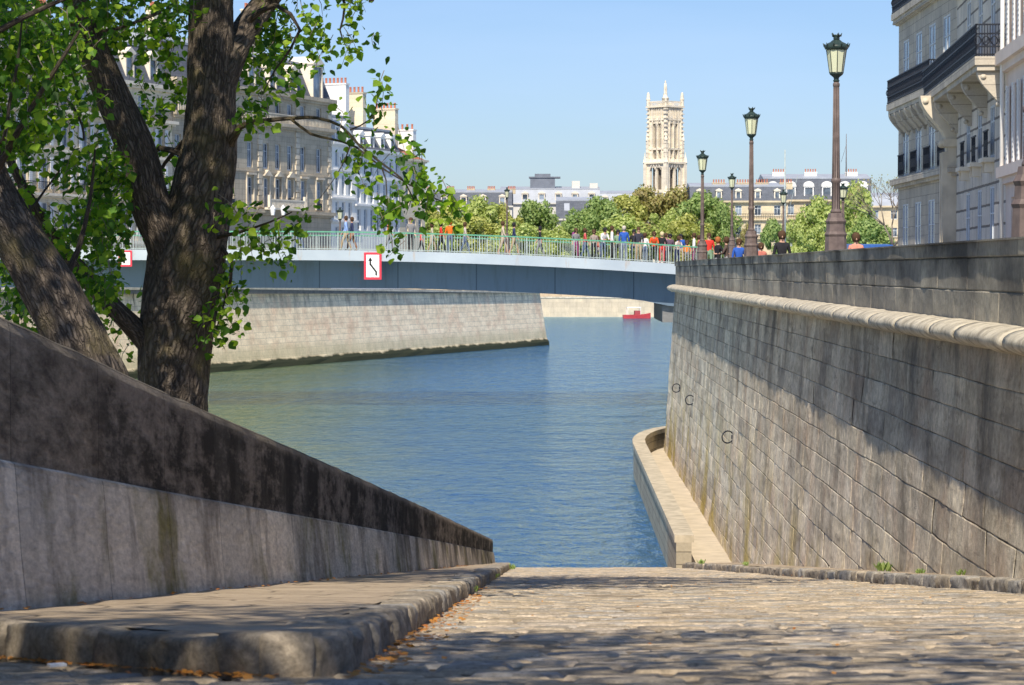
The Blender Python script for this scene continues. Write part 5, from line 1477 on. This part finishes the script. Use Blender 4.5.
TR = [(440,212,60,414,'l','low yellow green tree at the far left of the row, near the end house'),(475,214,56,414,'o','low olive tree under the lone lamp'),(520,216,56,414,'l','low lime tree between the lone lamp and mid bridge'),(620,214,60,416,'l','low lime tree in front of the olive tree by the tower'),(692,212,54,416,'o','low olive tree behind the crowd at the bridge end'),
 (428,206,44,425,'o','olive tree at the left end of the far tree row, beside the end house'),(452,203,50,418,'o','broad olive tree just left of the lone bridge lamp'),
 (482,197,52,424,'l','yellowish tree directly behind the lone bridge lamp'),(505,202,40,428,'o','olive tree to the right of the lone bridge lamp'),(535,197,44,432,'g','taller fresh green tree standing left of the skylight roof'),
 (552,222,40,420,'l','low yellow green tree before the skylight roof building'),(583,205,44,424,'g','green tree in front of the skylight roof'),(603,196,44,428,'g','rounded green tree left of the tower foot'),
 (628,193,48,432,'o','olive tree just left of the tower foot'),(650,187,52,436,'b','brownish budding tree directly under the tower'),(678,186,46,436,'b','brown green tree at the right of the tower foot'),
 (700,190,52,430,'g','bright green tree behind the bridge end lamp'),(722,200,34,428,'g','narrow green tree left of the cream apartment block'),(665,205,44,424,'l','low yellow green tree in front of the tower trees'),
 (822,200,46,300,'l','lime green tree left of the tallest lamp column'),(800,212,30,300,'l','small lime tree between the mast and the tallest lamp'),(858,186,42,310,'l','lime green tree right of the tallest lamp column')]
for i, (px, yt, wp, Y, k, lab) in enumerate(TR): far_tree(px, yt, wp, Y, k, lab, v=i)
# bare tree
p = at(890, 158, 200); t = thing('bare_tree', 'nearly leafless tree beside the corner building', 'tree', (p.x, 200, 6.9)); mb = MB(); lf = MB()
def branch(a, d, L, r, dep):
    b = a + d*L; mb.tube([a, (a+b)/2 + Vector((rnd.uniform(-.1,.1)*L*.5, 0, 0)), b], [r, r*.85, r*.65], 5)
    if dep == 0:
        for _ in range(3): q = b + Vector((rnd.gauss(0,.15), rnd.gauss(0,.15), rnd.gauss(0,.15))); add_leaf(lf, q, .13)
        return
    for _ in range(3 if dep > 1 else 2): branch(b, (d + Vector((rnd.gauss(0,.42), rnd.gauss(0,.42), rnd.gauss(.12,.2)))).normalized(), L*.76, r*.62, dep-1)
branch(Vector((0,0,0)), Vector((.1,0,1)).normalized(), 2.4, .14, 5)
mb.build('trunk', M['twig'], t); lf.build('crown', M['far_brown'], t)
# clipped shrubs
def shrub(px, yt, wpx, Y, lab, kind='g', zg=6.5):
    p = at(px, yt, Y); t = link('shrub', CR[kind][0], None, (p.x, Y, zg - 1.5*(p.z-zg)/8), 0); s_ = (p.z-zg)/8.0; t.scale = (wpx*Y/F/9.4, wpx*Y/F/9.4, s_); tag(t, lab, 'shrub')
shrub(772, 232, 34, 260, 'rounded green shrub behind the second lamp', 'g')
shrub(818, 234, 44, 262, 'low green hedge bush left of the tallest lamp base', 'l')
shrub(868, 232, 60, 262, 'long green hedge bush under the bare tree', 'g')
shrub(747, 236, 22, 255, 'small reddish shrub by the slim bridge end lamp', 'b')

# ================================================================== BOAT
p = at(636, 316, 398)
t = thing('motor_boat', 'small red motor boat with white awning under the bridge', 'boat', (p.x, 396, 0), R(8)); t.scale = (.8, .8, .8)
mb = MB(); secs = [(-2.6,.85,.7),(-1.5,1.05,.7),(0,1.1,.72),(1.4,.9,.8),(2.3,.45,.95),(2.8,.05,1.1)]; vs = []; fs = []
for x, w_, z in secs: vs += [(x,-w_,z),(x,-w_*.75,0),(x,0,-.2),(x,w_*.75,0),(x,w_,z)]
for i in range(5):
    for k in range(4): fs.append((5*i+k, 5*i+5+k, 5*i+6+k, 5*i+k+1))
fs.append((0,1,2,3,4)); fs += [(5*i+4, 5*i+9, 5*i+5, 5*i) for i in range(5)]
mb.add(vs, fs); mb.build('hull', plain('boat red', (.55,.06,.07), .4), t)
mb = MB(); mb.box(-1.9,.8,-.8,.8,2.1,2.2)
for x in (-1.8,.7):
    for y in (-.75,.75): mb.box(x-.03,x+.03,y-.03,y+.03,.7,2.1)
mb.build('awning', M['signwhite'], t); MB().box(-.4,.7,-.6,.6,.7,1.5).build('console', plain('boat maroon', (.3,.06,.07), .6), t)

# ================================================================== PEOPLE
SKIN = (.5,.3,.22)
def person(px, Y, zg, top, bot, hair, lab, pose='walk', rot=0.0, h=1.72, short=False, hat=None, bag=None, parent=None, x=None):
    s_ = h/1.75
    if pose == 'sit': zoff = .45
    V = []; E = []; Rd = []; K = []
    def v(x_, y_, z_, r, kind): V.append((x_*s_, y_*s_, z_*s_)); Rd.append(r*s_); K.append(kind); return len(V)-1
    def e(a, b): E.append((a, b))
    sit = pose == 'sit'; lean = .12 if pose == 'lean' else 0.0
    pz = .92 if not sit else .12
    pel = v(0, 0, pz, .15, 'b'); wa = v(0, -lean*.3, pz+.18, .125, 't'); ch = v(0, -lean*1.2, pz+.4, .155, 't'); ne = v(0, -lean*1.7, pz+.56, .06, 's')
    hb = v(0, -lean*1.8-.01, pz+.64, .075, 's'); hm = v(0, -lean*1.9-.02, pz+.72, .1, 's'); ht = v(0, -lean*1.9, pz+.8, .07, 's')
    for a, b in ((pel, wa), (wa, ch), (ch, ne), (ne, hb), (hb, hm), (hm, ht)): e(a, b)
    stride = {'walk': .24, 'stand': .03, 'lean': .06, 'sit': 0}[pose]
    for sd_ in (-1, 1):
        hip = v(sd_*.1, 0, pz-.06, .105, 'b')
        if sit:
            kn = v(sd_*.13, -.45, pz+.0, .075, 'b'); an = v(sd_*.12, -.48, pz-.42, .05, 'b'); to = v(sd_*.12, -.62, pz-.47, .04, 'f')
        else:
            f = sd_*stride
            kn = v(sd_*.1, -f*.6-.03, .49, .07, 'b'); an = v(sd_*.1, -f+(.04 if f < 0 else 0), .09, .045, 's' if short else 'b'); to = v(sd_*.11, -f-.15, .035, .038, 'f')
        e(pel, hip); e(hip, kn); e(kn, an); e(an, to)
        shd = v(sd_*.18, -lean*1.4, pz+.48, .072, 't'); e(ch, shd)
        if pose in ('lean', 'sit'): el = v(sd_*.24, -.12-lean, pz+.22, .048, 't'); wr = v(sd_*.14, -.38-lean, pz+.2, .034, 's'); ha = v(sd_*.12, -.47-lean, pz+.2, .03, 's')
        else:
            f = -sd_*stride*.7; el = v(sd_*.24, -f*.4, pz+.2, .048, 't'); wr = v(sd_*.24, -f-.06, pz-.03, .034, 's'); ha = v(sd_*.235, -f-.1, pz-.12, .03, 's')
        e(shd, el); e(el, wr); e(wr, ha)
    me = bpy.data.meshes.new('person'); me.from_pydata(V, E, []); ob = bpy.data.objects.new('person', me); col.objects.link(ob)
    md = ob.modifiers.new('skin', 'SKIN'); sk = me.skin_vertices[0].data
    for i, r in enumerate(Rd): sk[i].radius = (r, r*(.75 if K[i] == 't' and i in (wa, ch) else .95)); sk[i].use_root = (i == pel)
    ob.modifiers.new('sub', 'SUBSURF').levels = 1
    dg = bpy.context.evaluated_depsgraph_get(); ev = ob.evaluated_get(dg); m2 = bpy.data.meshes.new_from_object(ev); bpy.data.objects.remove(ob); bpy.data.meshes.remove(me)
    for c in (top, bot, SKIN, (.03,.03,.03)): m2.materials.append(cloth(c))
    idx = {'t': 0, 'b': 1, 's': 2, 'f': 3}
    kv = [Vector(q) for q in V]
    for pgn in m2.polygons:
        c = pgn.center; best = None; bd = 1e9
        for (a, b) in E:
            A_, B_ = kv[a], kv[b]; d = B_-A_; f = max(0, min(1, (c-A_).dot(d)/d.length_squared)); dist = (c-(A_+d*f)).length - (Rd[a]*(1-f)+Rd[b]*f)
            if dist < bd: bd = dist; kk = K[b] if f > .45 else K[a]; best = kk if not (K[a] == 'b' and K[b] == 's' and f < .3) else 'b'
        pgn.material_index = idx[best]; pgn.use_smooth = True
    if x is None:
        p = at(px, 250, Y); x = p.x
    if sit: zg = zg - .0
    o = link('person', m2, None, (x, Y, zg), R(rot)); tag(o, lab, 'person')
    hc = Vector(V[hm])
    hh = MB(); hh.lathe([(.02,-.13),(.085,-.11),(.112,-.02),(.11,.06),(.075,.115),(.01,.135)], 10, (hc.x, hc.y+.028, hc.z+.035)); hd = hh.build('hair' if not hat else 'hat', cloth(hat or hair), o)
    MB().lathe([(.005,-.03),(.022,0),(.004,.035)], 6, (hc.x, hc.y-.105, hc.z-.02)).build('nose', cloth(SKIN), o)
    if bag: MB().lathe([(.05,-.2),(.15,-.18),(.17,0),(.13,.16),(.03,.2)], 10, (.0, .2, pz+.32)).build('backpack', cloth(bag), o)
    return o
BLK, NAVY, WHT, KHA, JEAN, BRN = (.02,.02,.025), (.03,.04,.1), (.75,.75,.75), (.4,.31,.2), (.08,.12,.22), (.08,.045,.025)
RED, ORG, BLU, GRY, LBL = (.6,.04,.03), (.75,.16,.02), (.03,.1,.42), (.2,.2,.21), (.25,.38,.7)
def bp(px, top, bot, hair, lab, pose='walk', rot=90, h=1.72, back=1.0, **k):
    Y = YB0 + .3 + back; x = at(px, 250, Y).x; return person(px, Y, dk(x) - .02, top, bot, hair, lab, pose, rot, h, x=x, **k)
bp(299, LBL, JEAN, BRN, 'walker in pale blue left of the hanging sign, near the left tree', rot=90)
bp(346, LBL, KHA, BRN, 'man in light blue shirt and khaki trousers striding left', rot=-90, h=1.85)
bp(352, NAVY, (.3,.16,.1), BRN, 'person in navy top close behind the light blue shirt', rot=-90, h=1.8, back=1.6)
bp(389, ORG, GRY, BRN, 'person in orange top half hidden by hanging leaves above the sign', rot=90, h=1.75)
bp(411, GRY, BLK, BRN, 'stout person in dark grey coat right of the hanging leaves', 'stand', 0, 1.82)
bp(421, (.7,.12,.1), BLK, BRN, 'small child in pink red jacket beside the dark grey coat', rot=90, h=1.15)
bp(432, (.45,.42,.3), KHA, BRN, 'person in pale beige between the child and the red top', rot=90, h=1.6, back=4)
bp(441, RED, BLK, BLK, 'person in red top and black trousers left of the orange cap', rot=90, h=1.62)
bp(450, ORG, JEAN, BRN, 'person in orange top with orange cap and jeans', 'stand', 180, 1.74, hat=ORG)
bp(503, (.5,.42,.33), (.45,.36,.27), BRN, 'person all in beige beside the lone bridge lamp', rot=90, h=1.78, short=True)
bp(514, NAVY, KHA, BLK, 'walker in navy top and patterned beige trousers right of the lone lamp', rot=90, h=1.74, short=True)
bp(576, GRY, (.25,.05,.16), BRN, 'person alone in grey with a purple bag, mid bridge', 'stand', 20, 1.58, bag=(.25,.05,.2))
bp(594, (.3,.25,.22), BLK, BRN, 'person in dull brown at the left of the crowd', 'stand', 0, 1.55)
bp(598, RED, (.5,.45,.42), BRN, 'small child in red between the brown and the white shirts', rot=90, h=1.2, back=1.8)
bp(603, WHT, JEAN, BLK, 'left one of two people in white shirts', 'lean', 30, 1.7)
bp(612, WHT, BLK, BRN, 'right one of two people in white shirts, in black trousers', 'stand', 90, 1.82)
bp(624, BLU, (.18,.22,.32), (.5,.45,.4), 'tall grey haired man in bright blue jacket', 'stand', 180, 1.86)
bp(634, BLK, NAVY, BLK, 'person in black jacket left of the khaki trousers', 'stand', 0, 1.72, back=2)
bp(638.5, (.04,.04,.06), KHA, BRN, 'man in dark suit jacket over white shirt with khaki trousers', 'stand', 0, 1.84)
bp(654, (.75,.1,.03), BLK, BRN, 'person in orange red jacket and black trousers', 'lean', 0, 1.64)
bp(662, BLK, RED, (.6,.5,.3), 'blonde person in black top over red', 'stand', 180, 1.66)
bp(670, (.12,.08,.12), BLK, BLK, 'dark dressed person between the blonde and the stooped one', 'stand', 0, 1.6, back=2)
bp(677, (.62,.55,.5), NAVY, BRN, 'stooped person in pale grey top leaning on the rail', 'lean', 30, 1.48)
bp(687, (.8,.22,.03), GRY, BRN, 'child with bright orange jacket near the bridge end', 'stand', 0, 1.28)
bp(694, WHT, (.25,.06,.15), BRN, 'person in white top and purple skirt at the bridge end', 'stand', -90, 1.72)
bp(465, (.5,.45,.4), JEAN, BRN, 'person in cream top walking between the orange cap and the lone lamp', rot=90, back=5)
bp(540, BLK, GRY, BLK, 'person in black on the empty stretch right of the lone lamp, far side', rot=-90, back=9)
bp(585, (.55,.1,.1), JEAN, BRN, 'person in dark red just left of the crowd', rot=90, h=1.66, back=4)
bp(618, (.2,.3,.2), BLK, BLK, 'person in dull green behind the bright blue jacket', 'stand', 0, 1.7, back=5)
bp(645, WHT, JEAN, BRN, 'person in white top in the gap right of the dark suit jacket', 'stand', 150, 1.6, back=5)
bp(666, (.6,.3,.35), NAVY, BRN, 'person in pink top just right of the blonde', 'stand', 40, 1.66, back=4)
bp(681, BLU, KHA, BLK, 'person in blue top behind the stooped one', 'stand', 0, 1.7, back=6)
bp(699, (.5,.08,.08), BLK, BRN, 'person in dark red at the foot of the bridge end lamp', rot=90, h=1.66, back=3)
def qp(px, Y, ytop, top, bot, hair, lab, pose='stand', rot=0, **k):
    h = k.pop('h', 1.7)
    if pose == 'sit':
        zg = PT + .02; return person(px, Y, zg, top, bot, hair, lab, pose, rot, h, **k)
    zt = at(px, ytop, Y).z; return person(px, Y, 6.9 if zt-6.9 < 2.2 else zt-h, top, bot, hair, lab, pose, rot, h, **k)
qp(709, 118, 234, RED, (.2,.3,.2), BRN, 'person in red jacket behind the parapet beside the bridge end lamp', h=1.75)
o = qp(718, 96, 238, BLK, BLK, (.35,.12,.04), 'red haired person in black sitting on the parapet', 'sit', 120, x=5.0+.95)
o.location = (at(718, 250, 98.7).x, 98.7, PT+.0)
o = qp(725, 98.7, 238, (.1,.07,.06), (.3,.3,.32), BRN, 'brown haired person sitting on the parapet right of the one in black', 'sit', -100)
o.location = (at(726, 250, 98.9).x, 98.72, PT+.0)
qp(739, 92, 237, BLU, BLU, BRN, 'person in blue jacket behind the parapet left of the second lamp', h=1.68)
qp(761, 90, 240, (.45,.15,.12), GRY, BRN, 'person in dull red behind the parapet right of the second lamp', h=1.5)
qp(782, 70, 243, BLK, BLK, BRN, 'man in black jacket looking over the parapet, head and shoulders showing', h=1.62)
qp(856, 66, 242, (.6,.25,.18), GRY, BRN, 'person in salmon top just right of the tallest lamp base', h=1.5)

# parked car behind the parapet
p = at(868, 244, 80)
t = thing('parked_car', 'blue parked car whose roof shows over the parapet by the corner building', 'car', (p.x, 80, 6.9), R(90))
mb = MB(); pr = [(-2.0,.35),(-2.05,.75),(-1.7,.9),(-1.1,.95),(-.7,1.38),(.6,1.42),(1.3,1.0),(2.0,.85),(2.1,.4)]
vs = [(x_, -.82 + (.14 if z > 1.2 else 0), z) for x_, z in pr] + [(x_, .82 - (.14 if z > 1.2 else 0), z) for x_, z in pr]; k = len(pr)
mb.add(vs, [tuple(range(k)), tuple(reversed(range(k, 2*k)))] + [(i, i+k, (i+1) % k + k, (i+1) % k) for i in range(k)])
mb.build('body', plain('car blue paint', (.03,.09,.3), .3), t)
MB().box(-1.0,.9,-.84,.84,1.0,1.28).build('window', M['glass'], t)
for x_ in (-1.3, 1.35):
    for y_ in (-.75, .75): 
        wl = MB(); wl.tube([(x_, y_-.1, .32), (x_, y_+.1, .32)], .32, 16); wl.build('wheel', M['iron'], t)

# ================================================================== SMALL THINGS ON THE GROUND
lf = MB()
def litter(x, y, zf, sz):
    p = Vector((x, y, zf + .012)); a = rnd.uniform(0, 6.3); d = Vector((math.cos(a), math.sin(a), rnd.uniform(-.25,.35))).normalized(); u_ = d.cross(Vector((rnd.uniform(-.4,.4), rnd.uniform(-.4,.4), 1))).normalized()
    lf.add([p-u_*sz*.4, p+d*sz*.6, p+u_*sz*.4, p-d*sz*.5], [(0,1,2,3)])
for _ in range(430):
    y = 8 + abs(rnd.gauss(0, 1))*9; x = kl(y) + abs(rnd.gauss(0, .085)) + .01; litter(x, y, ramp_z(x, y)+.012, rnd.uniform(.02, .045))
for _ in range(420):
    f = rnd.random(); x = -.9 - f*1.5; y = front_y(x) - abs(rnd.gauss(0, .12)) - .06; litter(x, y, ramp_z(x, y)+.012, rnd.uniform(.02, .045))
for _ in range(160):
    y = rnd.uniform(11, 50); x = wall_x(y) + .03 + abs(rnd.gauss(0, .05)); litter(x, y, pv_z(x, y), rnd.uniform(.02, .04))
for _ in range(200):
    y = rnd.uniform(8, 40); x = rnd.uniform(-.6, 3.8); litter(x, y, ramp_z(x, y)+.02, rnd.uniform(.015, .03))
o = lf.build('leaf_litter', M['litter']); o['kind'] = 'stuff'; o['label'] = 'orange dead leaves gathered along the kerb'; o['category'] = 'leaves'
def weed(px, py, Y, lab, s=.12, n=40):
    p = at(px, py, Y); mb = MB()
    z0 = p.z
    for _ in range(n):
        a = rnd.uniform(0, 6.3); d = Vector((math.cos(a)*rnd.uniform(.1,.9), math.sin(a)*rnd.uniform(.1,.9), 1)).normalized()*s*rnd.uniform(.4, 1)
        w_ = Vector((-math.sin(a), math.cos(a), 0))*s*.12; b = Vector((rnd.uniform(-.4,.4)*s, rnd.uniform(-.4,.4)*s, 0))
        mb.add([b, b+d*.6+w_, b+d, b+d*.6-w_], [(0,1,2,3)])
    tag(mb.build('weed', M['far_green'], None, loc=(p.x, p.y, z0)), lab, 'weed', 'weeds in the paving joints')
def ground_weed(x, y, off, lab, s=.12, n=40):
    mb = MB(); z0 = ramp_z(x, y) + off
    for _ in range(n):
        a = rnd.uniform(0, 6.3); d = Vector((math.cos(a)*rnd.uniform(.1,.9), math.sin(a)*rnd.uniform(.1,.9), 1)).normalized()*s*rnd.uniform(.4, 1)
        w_ = Vector((-math.sin(a), math.cos(a), 0))*s*.14; b = Vector((rnd.uniform(-.5,.5)*s, rnd.uniform(-.5,.5)*s, 0))
        mb.add([b, b+d*.6+w_, b+d, b+d*.6-w_], [(0,1,2,3)])
    tag(mb.build('weed', M['far_green'], None, loc=(x, y, z0)), lab, 'weed', 'weeds in the paving joints')
ground_weed(-.98, 57, .02, 'green weed at the water end of the left kerb', .16)
ground_weed(-.8, 25, .02, 'small weed at the left kerb a third of the way down', .08, 25)
ground_weed(-2.2, 30, PV, 'weed at the foot of the left wall', .1, 25)
ground_weed(-.9, 38, .02, 'tiny weed at the left kerb near the water', .1, 20)
ground_weed(4.32, 33.5, .13, 'largest weed at the foot of the right quay wall', .17, 50)
ground_weed(4.38, 27.5, .13, 'weed at the foot of the right wall near the frame edge', .09, 30)
ground_weed(4.3, 30, .13, 'weed between the largest one and the frame edge on the right', .08, 30)
ground_weed(3.1, 54, .13, 'weed beside the end block of the low wall', .13, 30)
ground_weed(3.6, 48, .13, 'weed on the right pavement not far from the low wall', .1, 30)
mb = MB(); mb.box(-.03, .03, -.02, .02, 0, .008); tag(mb.build('paper_scrap', M['signwhite'], None, loc=(-1.75, 8.9, ramp_z(-1.75, 8.9)+.02), rotz=.5), 'white scrap of paper in the leaves by the left kerb', 'litter')

# ------------------------------------------------------------------ render settings
scene.view_settings.view_transform = 'Standard'; scene.view_settings.look = 'None'; scene.view_settings.exposure = 0; scene.view_settings.gamma = 1
scene.render.engine = 'CYCLES'; scene.cycles.use_denoising = True
scene.cycles.max_bounces = 6; scene.cycles.transparent_max_bounces = 6
